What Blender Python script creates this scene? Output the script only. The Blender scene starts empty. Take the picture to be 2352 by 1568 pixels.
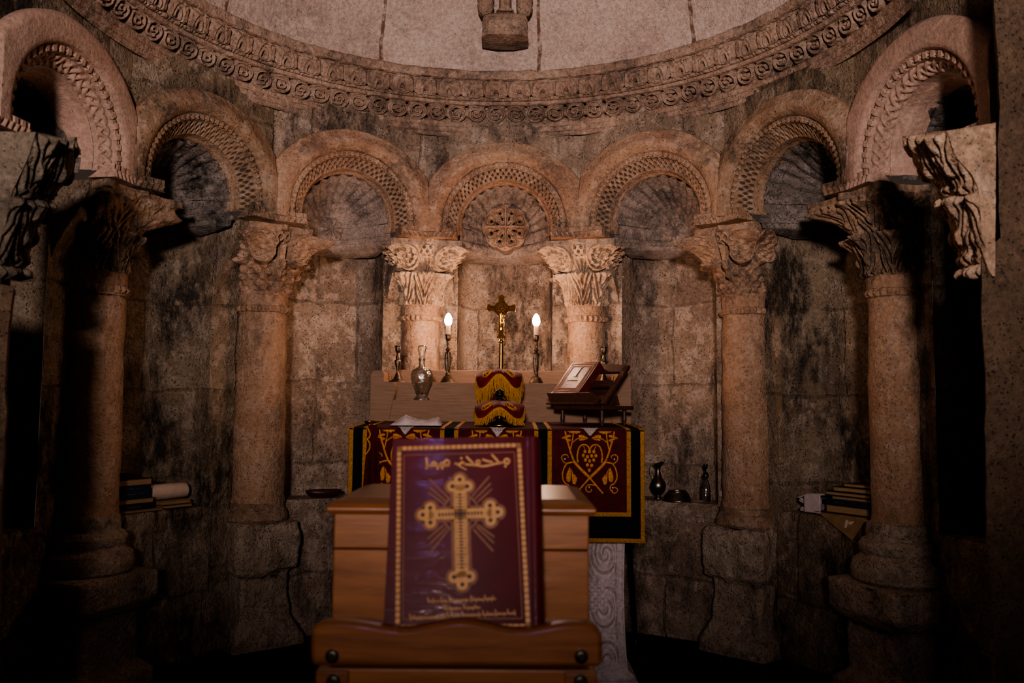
import bpy, math, random
import numpy as np
from mathutils import Vector, Matrix
PI = math.pi
rng = np.random.default_rng(7)
random.seed(7)
SC = bpy.context.scene
COL = SC.collection

# ------------------------------------------------------------------ camera model (metres, eye 1.10 m above the floor)
F_PX, EYE, PITCH, ROLL = 2050.0, 1.10, math.radians(4.352), math.radians(0.435)
def at(px, py, Y):
    """point of the place at depth Y seen at this spot of the 2352x1568 photograph"""
    a, b = px - 1176, py - 784
    x = (a*math.cos(ROLL) + b*math.sin(ROLL))/F_PX
    y = (-a*math.sin(ROLL) + b*math.cos(ROLL))/F_PX
    dx, dy, dz = x, math.cos(PITCH) + y*math.sin(PITCH), math.sin(PITCH) - y*math.cos(PITCH)
    return np.array([dx/dy*Y, Y, EYE + dz/dy*Y])

# ------------------------------------------------------------------ noise
def _hash(ix, iy, iz, seed):
    h = (ix*374761393 + iy*668265263 + iz*2147483647 + seed*1274126177) & 0xffffffff
    h = ((h ^ (h >> 13))*1274126177) & 0xffffffff
    return ((h ^ (h >> 16)) & 0xffff)/65535.0
def vnoise(P, seed=0):
    P = np.asarray(P, float); i = np.floor(P).astype(np.int64); f = P - i; f = f*f*(3 - 2*f)
    r = 0
    for dx in (0, 1):
        for dy in (0, 1):
            for dz in (0, 1):
                w = (f[..., 0] if dx else 1 - f[..., 0])*(f[..., 1] if dy else 1 - f[..., 1])*(f[..., 2] if dz else 1 - f[..., 2])
                r = r + w*_hash(i[..., 0] + dx, i[..., 1] + dy, i[..., 2] + dz, seed)
    return r*2 - 1
def fbm(P, sc, octv=3, seed=0):
    P = np.asarray(P, float)*sc; a, r, s = 1.0, 0, 0
    for k in range(octv):
        r = r + a*vnoise(P*2**k, seed + k); s += a; a *= .5
    return r/s
def sstep(a, b, x):
    t = np.clip((x - a)/(b - a), 0, 1); return t*t*(3 - 2*t)
def displace(P, h, cu=False, cv=False):
    """move a grid along its own normals"""
    def diff(A, ax, c):
        if c: return np.roll(A, -1, ax) - np.roll(A, 1, ax)
        return np.gradient(A, axis=ax)
    n = np.cross(diff(P, 0, cu), diff(P, 1, cv))
    l = np.linalg.norm(n, axis=-1, keepdims=True); l[l < 1e-12] = 1
    return P + n/l*np.asarray(h)[..., None]

# ------------------------------------------------------------------ mesh builder
class MB:
    def __init__(s): s.v = []; s.q = []; s.ng = []; s.uv = []; s.n = 0
    def _addv(s, V, uv=None):
        V = np.asarray(V, float).reshape(-1, 3); o = s.n; s.v.append(V); s.n += len(V)
        s.uv.append(np.zeros((len(V), 2)) if uv is None else np.asarray(uv, float).reshape(-1, 2)); return o
    def grid(s, P, cu=False, cv=False, uv=None, flip=False, holes=None):
        m, n = P.shape[:2]; o = s._addv(P, uv)
        idx = o + np.arange(m*n).reshape(m, n)
        if cu: idx = np.vstack([idx, idx[:1]])
        if cv: idx = np.hstack([idx, idx[:, :1]])
        q = np.stack([idx[:-1, :-1], idx[1:, :-1], idx[1:, 1:], idx[:-1, 1:]], -1).reshape(-1, 4)
        if holes is not None:
            hm = np.broadcast_to(holes, (m, n)).ravel(); q = q[hm[q - o].sum(1) < 3]
        if flip: q = q[:, ::-1]
        s.q.append(q); return s
    def poly(s, V): o = s._addv(V); s.ng.append(list(range(o, o + len(V)))); return s
    def lathe(s, prof, n=32, c=(0, 0, 0), disp=None, cap=True):
        prof = np.asarray(prof, float); a = np.linspace(0, 2*PI, n, endpoint=False)
        R, Z = prof[:, :1], prof[:, 1:2]
        P = np.stack([R*np.cos(a) + c[0], R*np.sin(a) + c[1], Z + 0*a + c[2]], -1)
        if disp is not None: P = displace(P, -disp(P, a), cv=True)
        s.grid(P, cv=True, flip=True)
        if cap:
            s.poly(P[0][::-1]); s.poly(P[-1])
        return s
    def box(s, lo, hi, M=None):
        x0, y0, z0 = lo; x1, y1, z1 = hi
        V = np.array([[x0,y0,z0],[x1,y0,z0],[x1,y1,z0],[x0,y1,z0],[x0,y0,z1],[x1,y0,z1],[x1,y1,z1],[x0,y1,z1]], float)
        if M is not None: V = xf(V, M)
        o = s._addv(V)
        s.q.append(o + np.array([[0,3,2,1],[4,5,6,7],[0,1,5,4],[1,2,6,5],[2,3,7,6],[3,0,4,7]])); return s
    def prism(s, pts, d, M=None):
        """outline pts (x,z) extruded along y by d"""
        pts = [tuple(p) for p in pts]; n = len(pts)
        V = np.array([[p[0], 0, p[1]] for p in pts] + [[p[0], d, p[1]] for p in pts], float)
        if M is not None: V = xf(V, M)
        o = s._addv(V)
        s.ng.append([o + i for i in range(n)]); s.ng.append([o + n + i for i in range(n)][::-1])
        s.q.append(np.array([[o + (i+1) % n, o + i, o + n + i, o + n + (i+1) % n] for i in range(n)])); return s
    def tube(s, path, rad, n=8, flat=None, cap=True):
        """round (or flattened along unit vector `flat`) tube through path points"""
        path = np.asarray(path, float); m = len(path)
        rad = np.full(m, rad) if np.isscalar(rad) else np.asarray(rad, float)
        T = np.gradient(path, axis=0); T /= np.maximum(np.linalg.norm(T, axis=1, keepdims=True), 1e-9)
        ref = np.array([0, 0, 1.]) if abs(T[:, 2]).mean() < .8 else np.array([1., 0, 0])
        if flat is not None: ref = np.asarray(flat[0], float)
        A = np.cross(T, ref); A /= np.maximum(np.linalg.norm(A, axis=1, keepdims=True), 1e-9)
        B = np.cross(A, T); k = 1 if flat is None else flat[1]
        a = np.linspace(0, 2*PI, n, endpoint=False)
        P = path[:, None] + rad[:, None, None]*(A[:, None]*np.cos(a)[None, :, None] + k*B[:, None]*np.sin(a)[None, :, None])
        s.grid(P, cv=True)
        if cap: s.poly(P[0]); s.poly(P[-1][::-1])
        return s
    def ball(s, c, r, n=12, sc=(1, 1, 1)):
        th = np.linspace(.02, PI - .02, max(6, n//2 + 2)); a = np.linspace(0, 2*PI, n, endpoint=False)
        P = np.stack([np.sin(th)[:, None]*np.cos(a)*sc[0], np.sin(th)[:, None]*np.sin(a)*sc[1], np.cos(th)[:, None] + 0*a], -1)*r
        P[..., 2] *= sc[2]; P = P + np.asarray(c, float)
        s.grid(P, cv=True); s.poly(P[0][::-1]); s.poly(P[-1]); return s
    def xform(s, M): s.v = [xf(v, M) for v in s.v]; return s
    def build(s, name, mat, parent=None, smooth=True, bevel=0, angle=None):
        V = np.vstack(s.v).astype(np.float32); UV = np.vstack(s.uv).astype(np.float32)
        Q = np.vstack(s.q).astype(np.int32) if s.q else np.zeros((0, 4), np.int32)
        loops = np.concatenate([Q.ravel()] + [np.array(g, np.int32) for g in s.ng]) if s.ng else Q.ravel()
        tot = np.array([4]*len(Q) + [len(g) for g in s.ng], np.int32)
        start = np.concatenate([[0], np.cumsum(tot)[:-1]]).astype(np.int32)
        me = bpy.data.meshes.new(name)
        me.vertices.add(len(V)); me.vertices.foreach_set('co', V.ravel())
        me.loops.add(len(loops)); me.loops.foreach_set('vertex_index', loops.astype(np.int32))
        me.polygons.add(len(tot)); me.polygons.foreach_set('loop_start', start)
        me.polygons.foreach_set('loop_total', tot)
        me.polygons.foreach_set('use_smooth', np.full(len(tot), bool(smooth)))
        ul = me.uv_layers.new(name='UVMap'); ul.data.foreach_set('uv', UV[loops].ravel())
        me.update(calc_edges=True); me.validate()
        me.materials.append(mat)
        if smooth and angle: me.set_sharp_from_angle(angle=math.radians(angle))
        o = bpy.data.objects.new(name, me); COL.objects.link(o)
        if parent is not None: o.parent = parent
        if bevel:
            b = o.modifiers.new('edge', 'BEVEL'); b.width = bevel; b.segments = 2; b.limit_method = 'ANGLE'; b.angle_limit = math.radians(40)
        return o
def xf(V, M):
    M = np.array(M); V = np.asarray(V, float); return V @ M[:3, :3].T + M[:3, 3]
def frame(o, ex, ey, ez=(0, 0, 1)):
    M = np.eye(4); M[:3, 0], M[:3, 1], M[:3, 2], M[:3, 3] = ex, ey, ez, o; return M

def tag(o, label, cat, group=None):
    o['label'] = label; o['category'] = cat
    if group: o['group'] = group
    return o
def thing(name, label, cat, loc=(0, 0, 0), rotz=0.0, group=None):
    o = bpy.data.objects.new(name, None); COL.objects.link(o); o.empty_display_size = .05
    o.location = tuple(float(x) for x in loc); o.rotation_euler = (0, 0, rotz)
    return tag(o, label, cat, group)
def struct(o): o['kind'] = 'structure'; return o
def copy_tree(root, loc, label):
    r = root.copy(); COL.objects.link(r); r.location = tuple(float(x) for x in loc); r['label'] = label
    for ch in root.children:
        c = ch.copy(); COL.objects.link(c); c.parent = r
        for g in ch.children:
            d = g.copy(); COL.objects.link(d); d.parent = c
    return r

# ------------------------------------------------------------------ materials
def srgb(c):
    if isinstance(c, tuple): return c
    c = c.lstrip('#'); v = [int(c[i:i+2], 16)/255 for i in (0, 2, 4)]
    return tuple((x/12.92 if x <= .04045 else ((x + .055)/1.055)**2.4) for x in v) + (1,)
class NT:
    def __init__(s, name):
        s.m = bpy.data.materials.new(name); s.m.use_nodes = True; s.t = s.m.node_tree
        s.b = s.t.nodes['Principled BSDF']
    def n(s, typ, **kw):
        x = s.t.nodes.new(typ)
        for k, v in kw.items():
            if hasattr(x, k) and not k[0].isupper(): setattr(x, k, v)
            else: x.inputs[k.replace('_', ' ')].default_value = v
        return x
    def l(s, a, b): s.t.links.new(a, b)
    def noise(s, co, scale, detail=4, rough=.55, dist=0):
        x = s.n('ShaderNodeTexNoise'); x.inputs['Scale'].default_value = scale; x.inputs['Detail'].default_value = detail
        x.inputs['Roughness'].default_value = rough; x.inputs['Distortion'].default_value = dist; s.l(co, x.inputs['Vector']); return x.outputs['Fac']
    def ramp(s, fac, a, b, c0=(0, 0, 0, 1), c1=(1, 1, 1, 1)):
        x = s.n('ShaderNodeValToRGB'); e = x.color_ramp.elements
        e[0].position, e[1].position = a, b; e[0].color, e[1].color = c0, c1; s.l(fac, x.inputs['Fac']); return x.outputs['Color']
    def mix(s, fac, a, b, typ='MIX'):
        x = s.n('ShaderNodeMix', data_type='RGBA', blend_type=typ)
        for sock, v in ((0, fac), (6, a), (7, b)):
            if hasattr(v, 'node'): s.l(v, x.inputs[sock])
            else: x.inputs[sock].default_value = v
        return x.outputs[2]
    def math(s, op, a, b=0.0):
        x = s.n('ShaderNodeMath', operation=op)
        for i, v in enumerate((a, b)):
            if hasattr(v, 'node'): s.l(v, x.inputs[i])
            else: x.inputs[i].default_value = v
        return x.outputs[0]
    def bump(s, h, strength=.5, dist=.01, prev=None):
        x = s.n('ShaderNodeBump'); x.inputs['Strength'].default_value = strength; x.inputs['Distance'].default_value = dist
        s.l(h, x.inputs['Height'])
        if prev is not None: s.l(prev, x.inputs['Normal'])
        return x.outputs['Normal']

def stone(name, a, b, light, soot, soot_amt=.5, patch=.5, pores=.5, bump=.6, sc=1.0, joints=None, streak=False):
    k = NT(name); tc = k.n('ShaderNodeTexCoord'); co = tc.outputs['Object']
    big = k.noise(co, 2.6*sc, 2, .6); mid = k.noise(co, 12*sc, 5, .70); fine = k.noise(co, 62*sc, 3, .72)
    c = k.mix(k.ramp(big, .38, .62), srgb(a), srgb(b))
    c = k.mix(k.math('MULTIPLY', k.ramp(mid, .51, .57), patch), c, srgb(light))
    mp = k.n('ShaderNodeMapping'); k.l(co, mp.inputs['Vector'])
    mp.inputs['Location'].default_value = (3.1, 7.7, 1.3); mp.inputs['Scale'].default_value = (1, 1, .45 if streak else 1)
    s1 = k.noise(mp.outputs['Vector'], 3.2*sc, 5, .72); s2 = k.noise(mp.outputs['Vector'], 24*sc, 4, .72)
    sm = k.math('MULTIPLY', k.ramp(s1, .47, .60), k.ramp(s2, .34, .54))
    c = k.mix(k.math('MULTIPLY', sm, soot_amt), c, srgb(soot))
    po = k.n('ShaderNodeTexVoronoi', feature='F1'); po.inputs['Scale'].default_value = 85*sc; k.l(co, po.inputs['Vector'])
    pm = k.math('MULTIPLY', k.ramp(po.outputs['Distance'], .14, .30, (1,1,1,1), (0,0,0,1)), k.ramp(s2, .44, .58))
    c = k.mix(k.math('MULTIPLY', pm, pores), c, srgb('#15100d'))
    c = k.mix(.5, c, k.mix(1, c, k.ramp(fine, .30, .70, (.42,.40,.39,1), (1.45,1.42,1.38,1)), 'MULTIPLY'))
    h = k.math('ADD', k.math('MULTIPLY', mid, .6), k.math('MULTIPLY', fine, .55))
    h = k.math('SUBTRACT', h, k.math('MULTIPLY', pm, .4))
    if joints:
        bw, bh, col, off, js = joints[:5]
        uv = tc.outputs['UV']; ns = k.n('ShaderNodeTexNoise'); ns.inputs['Scale'].default_value = 7; ns.inputs['Detail'].default_value = 2; k.l(uv, ns.inputs['Vector'])
        vm = k.n('ShaderNodeVectorMath', operation='MULTIPLY_ADD'); vm.inputs[1].default_value = (.05, .05, 0)
        k.l(ns.outputs['Color'], vm.inputs[0]); k.l(uv, vm.inputs[2])
        br = k.n('ShaderNodeTexBrick'); br.offset = off; br.inputs['Scale'].default_value = 1
        br.inputs['Brick Width'].default_value = bw; br.inputs['Row Height'].default_value = bh
        br.inputs['Mortar Size'].default_value = .009 if len(joints) < 6 else joints[5]; br.inputs['Mortar Smooth'].default_value = .6
        br.inputs['Color1'].default_value = (1,1,1,1); br.inputs['Color2'].default_value = (.82,.80,.78,1); br.inputs['Mortar'].default_value = (.9,.88,.86,1)
        k.l(vm.outputs[0], br.inputs['Vector'])
        c = k.mix(1, c, br.outputs['Color'], 'MULTIPLY')
        c = k.mix(k.math('MULTIPLY', k.math('MULTIPLY', br.outputs['Fac'], js), k.ramp(s2, .36, .52)), c, srgb(col))
        h = k.math('SUBTRACT', h, k.math('MULTIPLY', br.outputs['Fac'], .35*js))
    k.l(c, k.b.inputs['Base Color']); k.l(k.bump(h, bump, .03), k.b.inputs['Normal'])
    k.b.inputs['Roughness'].default_value = .92; k.b.inputs['Specular IOR Level'].default_value = .15
    return k.m

def plain(name, col, rough=.6, metal=0, spec=.4, var=.12, vsc=30, bump=0, bsc=120, coat=0, stretch=None, trans=0, ior=1.45, col2=None, sheen=0):
    k = NT(name); tc = k.n('ShaderNodeTexCoord'); co = tc.outputs['Object']
    if stretch:
        mp = k.n('ShaderNodeMapping'); mp.inputs['Scale'].default_value = stretch; k.l(co, mp.inputs['Vector']); co = mp.outputs['Vector']
    f = k.noise(co, vsc, 5, .6)
    c0 = srgb(col); c1 = srgb(col2) if col2 else tuple(min(1, x*(1 + 2.2*var)) for x in c0[:3]) + (1,)
    if not col2: c0 = tuple(x*(1 - 1.6*var) for x in c0[:3]) + (1,)
    c = k.ramp(f, .32, .68, c0, c1); k.l(c, k.b.inputs['Base Color'])
    k.b.inputs['Roughness'].default_value = rough; k.b.inputs['Metallic'].default_value = metal; k.b.inputs['Specular IOR Level'].default_value = spec
    k.b.inputs['Coat Weight'].default_value = coat; k.b.inputs['Coat Roughness'].default_value = .12
    k.b.inputs['Transmission Weight'].default_value = trans; k.b.inputs['IOR'].default_value = ior
    k.b.inputs['Sheen Weight'].default_value = sheen
    if bump: k.l(k.bump(k.noise(co, bsc, 4, .6), bump, .004), k.b.inputs['Normal'])
    return k.m

def thin_glass(name, tint, rough, edge):
    k = NT(name); t = k.n('ShaderNodeBsdfTransparent'); t.inputs['Color'].default_value = tint
    g = k.n('ShaderNodeBsdfGlossy'); g.inputs['Roughness'].default_value = rough; g.inputs['Color'].default_value = (.95, .97, .96, 1)
    lw = k.n('ShaderNodeLayerWeight'); lw.inputs['Blend'].default_value = edge
    f = k.math('ADD', k.math('MULTIPLY', lw.outputs['Fresnel'], .8), .11 if edge > .25 else .08)
    tc = k.n('ShaderNodeTexCoord'); k.l(k.bump(k.noise(tc.outputs['Object'], 90, 2), .5 if edge > .25 else .05, .01), g.inputs['Normal'])
    mx = k.n('ShaderNodeMixShader'); k.l(f, mx.inputs[0]); k.l(t.outputs[0], mx.inputs[1]); k.l(g.outputs[0], mx.inputs[2])
    k.l(mx.outputs[0], k.t.nodes['Material Output'].inputs['Surface']); k.t.nodes.remove(k.b); return k.m
M = {}
M['arch'] = stone('arch_stone', '#8f6f5a', '#a0836c', '#b29a86', '#3f3833', .55, .45, .55)
M['arch_dark'] = stone('sooted_arch_stone', '#80654f', '#8f7660', '#a08c7b', '#35302d', .75, .5, .6)
M['plaster'] = stone('plastered_stone', '#a28473', '#a88d7d', '#b39a8b', '#584c44', .25, .25, .2, .3)
M['column'] = stone('column_stone', '#8f7058', '#9d7f67', '#ab9380', '#3a312a', .7, .4, .35, .7, streak=True)
M['base'] = stone('column_base_stone', '#928170', '#9c8a79', '#ab9b8a', '#332d28', .7, .5, .5, .9)
M['capital'] = stone('capital_stone', '#a5876e', '#b3987f', '#c4af9b', '#4a3f37', .45, .35, .5)
M['cornice'] = stone('cornice_stone', '#8a7262', '#97806f', '#a99484', '#37322f', .6, .5, .6)
M['dome'] = stone('dome_stone', '#ab968a', '#b3a094', '#bcaca2', '#6d5f56', .35, .3, .35, .45, joints=(.82, .62, '#5f4636', .5, .95, .013))
M['wall'] = stone('wall_stone', '#7f6d5e', '#94806f', '#ad9b8c', '#37322e', .8, .6, .7, .8, joints=(.56, .42, '#54463b', .5, .55), streak=True)
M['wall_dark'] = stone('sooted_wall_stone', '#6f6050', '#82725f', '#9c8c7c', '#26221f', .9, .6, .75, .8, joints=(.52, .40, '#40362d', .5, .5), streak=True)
M['shell'] = stone('shell_stone', '#857468', '#95857a', '#a5968b', '#3b3634', .6, .5, .5, .6)
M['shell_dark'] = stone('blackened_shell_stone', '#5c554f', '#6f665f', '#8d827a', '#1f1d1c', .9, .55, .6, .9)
M['jamb'] = stone('jamb_stone', '#5e4c3d', '#665445', '#75624f', '#463b32', .5, .5, .6, .8)
M['corbel_dark'] = stone('weathered_corbel_stone', '#6a5f52', '#756a5c', '#887b6c', '#2c2823', .7, .4, .7)
M['shade_panel'] = plain('painted_passage_shade', '#352b23', .8, var=.2)  # dark colour stands for the shade inside the side passages
M['limestone'] = plain('sawn_limestone', '#7c6350', .8, spec=.2, var=.08, vsc=6, bump=.35, bsc=14, stretch=(2, 2, 26))
M['marble'] = stone('white_carved_stone', '#b8aaa8', '#c2b6b4', '#cfc5c3', '#7b7070', .25, .2, .15, .3)
M['carpet'] = plain('dark_red_carpet', '#1f0c09', .95, spec=.1, var=.3, vsc=60, bump=.8, bsc=200, col2='#2c130d')
M['navy'] = plain('navy_velvet', '#04080d', .9, spec=.15, var=.2, bump=.2, bsc=300)
M['red'] = plain('wine_red_velvet', '#3d0a0e', .85, spec=.2, var=.18, vsc=50, bump=.25, bsc=350)
M['red2'] = plain('red_veil_velvet', '#521012', .7, spec=.3, var=.25, vsc=40, bump=.25, bsc=300)
M['gold'] = plain('gold_thread', '#b5761a', .5, .15, .5, .3, 160, .7, 500)
M['braid'] = plain('gold_braid', '#9c6c22', .55, .15, .5, .3, 200, .8, 420)
M['fringe'] = plain('mustard_fringe', '#a8760c', .65, .05, .4, .28, 260, .5, 500)
M['brass'] = plain('polished_brass', '#b88a3c', .24, 1, .5, .15, 60)
M['brass_cast'] = plain('cast_brass', '#6e4a1c', .34, 1, .5, .35, 160, 1.0, 260)
M['silver'] = plain('aged_silver', '#5f5144', .34, 1, .5, .3, 70, .5, 180)
M['pewter'] = plain('dull_pewter', '#6e665d', .3, 1, .5, .25, 60, .2, 200)
M['iron'] = plain('black_iron', '#0b0e10', .45, .4, .5, .2)
M['pine'] = plain('varnished_pine', '#663b1d', .33, spec=.5, vsc=5, coat=.25, stretch=(1.2, 8, 14), col2='#83532c', bump=.08, bsc=18)
M['pine_v'] = plain('varnished_pine_panel', '#764824', .36, spec=.5, vsc=5, coat=.25, stretch=(1.0, 8, 7), col2='#925f34', bump=.08, bsc=18)
M['wood'] = plain('dark_walnut', '#2a160c', .42, spec=.45, vsc=7, stretch=(14, 3, 14), col2='#46281a', bump=.15, bsc=60)
M['bolt'] = plain('steel_bolt', '#3b3730', .35, .9, .5, .2)
M['white_cloth'] = plain('white_linen', '#b7a6a4', .9, spec=.1, var=.06, vsc=40, bump=.3, bsc=260)
M['lace'] = plain('silver_lace', '#a59a92', .7, .2, .3, .35, 300, .9, 420)
M['paper'] = plain('white_paper', '#b8a695', .85, spec=.15, var=.05)
M['pages'] = plain('book_pages', '#8d7455', .9, spec=.1, var=.15, vsc=14, stretch=(2, 2, 60), bump=.4, bsc=12)
M['kraft'] = plain('brown_paper', '#7d6346', .85, spec=.15, var=.12)
M['navy_book'] = plain('navy_book_cloth', '#0a1428', .6, spec=.3, var=.15)
M['teal_book'] = plain('blue_book_cloth', '#0b2233', .6, spec=.3, var=.15)
M['dark_book'] = plain('dark_book_cover', '#14100f', .6, spec=.3, var=.15)
M['brown_book'] = plain('brown_book_cover', '#3a2115', .6, spec=.3, var=.15)
M['grey_book'] = plain('grey_book_cover', '#3d3a33', .7, spec=.3, var=.15)
M['oldbook'] = plain('tooled_red_leather', '#4a1713', .38, spec=.6, var=.2, vsc=40, bump=.5, bsc=90, coat=.35)
M['tooling'] = plain('worn_gilt_tooling', '#a07860', .4, .3, .5, .3, 90)
M['pale_ink'] = plain('pale_lettering', '#544d40', .6, var=.1)
M['glass'] = thin_glass('pressed_glass', (.97, .98, .975, 1), .09, .30)
M['clear'] = thin_glass('clear_glass', (.95, .96, .95, 1), .05, .22)
M['black_plastic'] = plain('black_plastic', '#08090a', .4, spec=.4, var=.1)
M['bakelite'] = plain('candle_sleeve', '#c8a58a', .5, spec=.4, var=.05)
M['rhine'] = plain('rhinestone', '#d8dce4', .08, .6, .8, .05)
# book cover in clear plastic wrap
def cover_mat():
    k = NT('maroon_cover_in_plastic'); tc = k.n('ShaderNodeTexCoord'); co = tc.outputs['Object']
    f = k.noise(co, 9, 4); k.l(k.ramp(f, .3, .7, srgb('#430a10'), srgb('#521218')), k.b.inputs['Base Color'])
    k.b.inputs['Roughness'].default_value = .45; k.b.inputs['Specular IOR Level'].default_value = .2
    k.b.inputs['Coat Weight'].default_value = .3; k.b.inputs['Coat Roughness'].default_value = .13
    mp = k.n('ShaderNodeMapping'); mp.inputs['Scale'].default_value = (6, 6, 24); k.l(co, mp.inputs['Vector'])
    bn = k.bump(k.noise(mp.outputs['Vector'], 1.6, 4, .6, 1.0), .12, .02)
    k.l(bn, k.b.inputs['Coat Normal']); return k.m
M['cover'] = cover_mat()
M['foil'] = plain('gold_foil_print', '#a0753f', .45, .1, .5, .1, 60)
M['foil_dark'] = plain('bronze_print', '#6c452a', .5, .05, .4, .1, 60)
M['foil_line'] = plain('dark_print', '#2c1210', .5, 0, .4, .1, 60)
def emit(name, col, s):
    k = NT(name); k.b.inputs['Base Color'].default_value = srgb(col)
    k.b.inputs['Emission Color'].default_value = col if isinstance(col, tuple) else srgb(col); k.b.inputs['Emission Strength'].default_value = s; return k.m
M['bulb'] = emit('lit_bulb', (1.0, .62, .43, 1), 390)

# ------------------------------------------------------------------ plan of the apse
C0 = np.array([-.0895, 3.030]); R_V, R_C = 1.443, 1.699
V = np.array([[-1.583, 2.68], [-1.479, 3.42], [-1.097, 4.064], [-.428, 4.433], [.335, 4.41], [.95, 4.032], [1.303, 3.409], [1.468, 2.675]])
Z_FLOOR, Z_LEDGE, Z_CAP0, Z_CAP1, Z_SPR, ZC = 0.0, .655, 1.635, 1.955, 1.985, 2.035
Q_PIER = .26
class Bay:
    def __init__(s, i):
        a, b = V[i], V[i+1]; s.i = i; s.M = (a + b)/2; s.w = np.linalg.norm(b - a); s.t = (b - a)/s.w; s.n = np.array([-s.t[1], s.t[0]])
        s.rot = math.atan2(s.t[1], s.t[0])
    def W(s, u, q, z):
        u, q, z = np.broadcast_arrays(np.asarray(u, float), np.asarray(q, float), np.asarray(z, float))
        return np.stack([s.M[0] + s.t[0]*u + s.n[0]*q, s.M[1] + s.t[1]*u + s.n[1]*q, z], -1)
    def mat(s, u, q, z, yaw=0):
        c, k = math.cos(yaw), math.sin(yaw); t = np.r_[s.t, 0]; n = np.r_[s.n, 0]
        return frame(s.W(u, q, z), c*t + k*n, -k*t + c*n)
BAYS = [Bay(i) for i in range(7)]
NICHE_R = .250

# ------------------------------------------------------------------ room shell
wall_names = ['wall_front_left', 'wall_left', 'wall_back_left', 'wall_back', 'wall_back_right', 'wall_right', 'wall_front_right']
def rough(P, amp, seed, sc=5):
    return displace(P, amp*fbm(P, sc, 4, seed) + amp*.35*fbm(P, sc*6, 2, seed + 9))
for b in BAYS:
    m = MB(); edge = b.i in (0, 6); ext = .5 if not edge else .47
    # spandrel with the arch hole
    al = np.linspace(-.14, PI + .14, 73); hole = np.stack([.32*np.cos(al), ZC + .32*np.sin(al)], -1)
    box = []
    for a in al:
        c, s_ = math.cos(a), math.sin(a); k = min((b.w/2 + .012)/max(abs(c), 1e-6), (.60 if s_ > 0 else .06)/max(abs(s_), 1e-6)); box.append([k*c, ZC + k*s_])
    box = np.array(box); tt = np.linspace(0, 1, 14)[:, None, None]
    UZ = hole*(1 - tt) + box*tt
    P = b.W(UZ[..., 0], .035, UZ[..., 1]); uv = UZ + b.i*.37
    m.grid(rough(P, .012, b.i), uv=uv)
    # corbelled mass behind the capitals, carrying the arches
    for sg in (-1, 1):
        zz_ = np.linspace(1.60, Z_CAP1 + .003, 26); k_ = sstep(1.60, Z_CAP1, zz_)**1.2; qf = Q_PIER + .004 - .15*k_; ui = NICHE_R + .020
        uu = np.linspace(ui, b.w/2 + .07, 12); P = b.W(sg*uu[None, :], qf[:, None], zz_[:, None]); P = rough(P, .010, 30 + b.i + sg); m.grid(P, uv=np.stack(np.broadcast_arrays(sg*uu[None, :] + b.i*.61, zz_[:, None]), -1), flip=sg > 0)
        S_ = np.stack([P[:, 0]*(1 - k) + b.W(sg*ui, Q_PIER + .03, zz_)*k for k in np.linspace(0, 1, 6)], 1); m.grid(S_, flip=sg < 0)
        P = b.W(sg*np.array([NICHE_R - .005, b.w/2 + .07])[:, None], np.array([.0, Q_PIER + .02])[None, :], Z_CAP1 + .004); 
    # piers, niche back, ledge, lower wall
    zz = np.linspace(0, Z_CAP1 + .01, 80)
    for sg in (-1, 1):
        uu = np.linspace(NICHE_R, ext, 14); P = b.W(sg*uu[None, :], Q_PIER, zz[:, None])
        P = rough(P, .012, 20 + b.i + sg); P[:, 0] = b.W(sg*NICHE_R, Q_PIER, zz); m.grid(P, uv=np.stack(np.broadcast_arrays(sg*uu[None, :] + b.i*.61, zz[:, None]), -1), flip=sg > 0)
    dq = .21
    ps = np.linspace(0, PI, 61)
    cu_, sq = np.sign(np.cos(ps))*np.abs(np.cos(ps))**.55, np.abs(np.sin(ps))**.55
    zz = np.linspace(Z_LEDGE - .02, ZC + .05, 70)
    P = b.W(NICHE_R*cu_[None, :], Q_PIER + dq*sq[None, :], zz[:, None])
    Pn = rough(P, .010, 40 + b.i); m.grid(Pn, uv=np.stack(np.broadcast_arrays(cu_[None, :]*NICHE_R*1.3 + b.i*.43, zz[:, None]), -1))
    rr = np.linspace(0, 1, 10)
    P = b.W(NICHE_R*cu_[None, :]*rr[:, None], Q_PIER + .0 + dq*sq[None, :]*rr[:, None], Z_LEDGE)
    m.grid(P)
    uu = np.linspace(-NICHE_R - .03, NICHE_R + .03, 40); zz = np.linspace(0, Z_LEDGE, 46)
    P = b.W(uu[None, :], Q_PIER - .008, zz[:, None]); P = rough(P, .022, 60 + b.i, 4); P[-1] = b.W(uu, Q_PIER + .006, Z_LEDGE)
    m.grid(P, uv=np.stack(np.broadcast_arrays(uu[None, :] + .2 + b.i*.3, zz[:, None] + .1), -1), flip=True)
    # thickness above the niche (hidden reveals)
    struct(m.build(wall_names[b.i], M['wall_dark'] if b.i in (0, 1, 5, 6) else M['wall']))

# semi-dome
th = np.linspace(math.radians(-118), math.radians(118), 180); ph = np.linspace(-.05, 1.25, 90)
RD = 1.47
P = np.stack([C0[0] + RD*np.cos(ph)[:, None]*np.sin(th), C0[1] + RD*np.cos(ph)[:, None]*np.cos(th), 2.70 + RD*np.sin(ph)[:, None] + 0*th], -1)
P = displace(P, .012*fbm(P, 3, 4, 3))
m = MB().grid(P, uv=np.stack(np.broadcast_arrays(th[None, :]*RD + .165, ph[:, None]*RD - .03), -1)); struct(m.build('ceiling', M['dome']))
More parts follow.
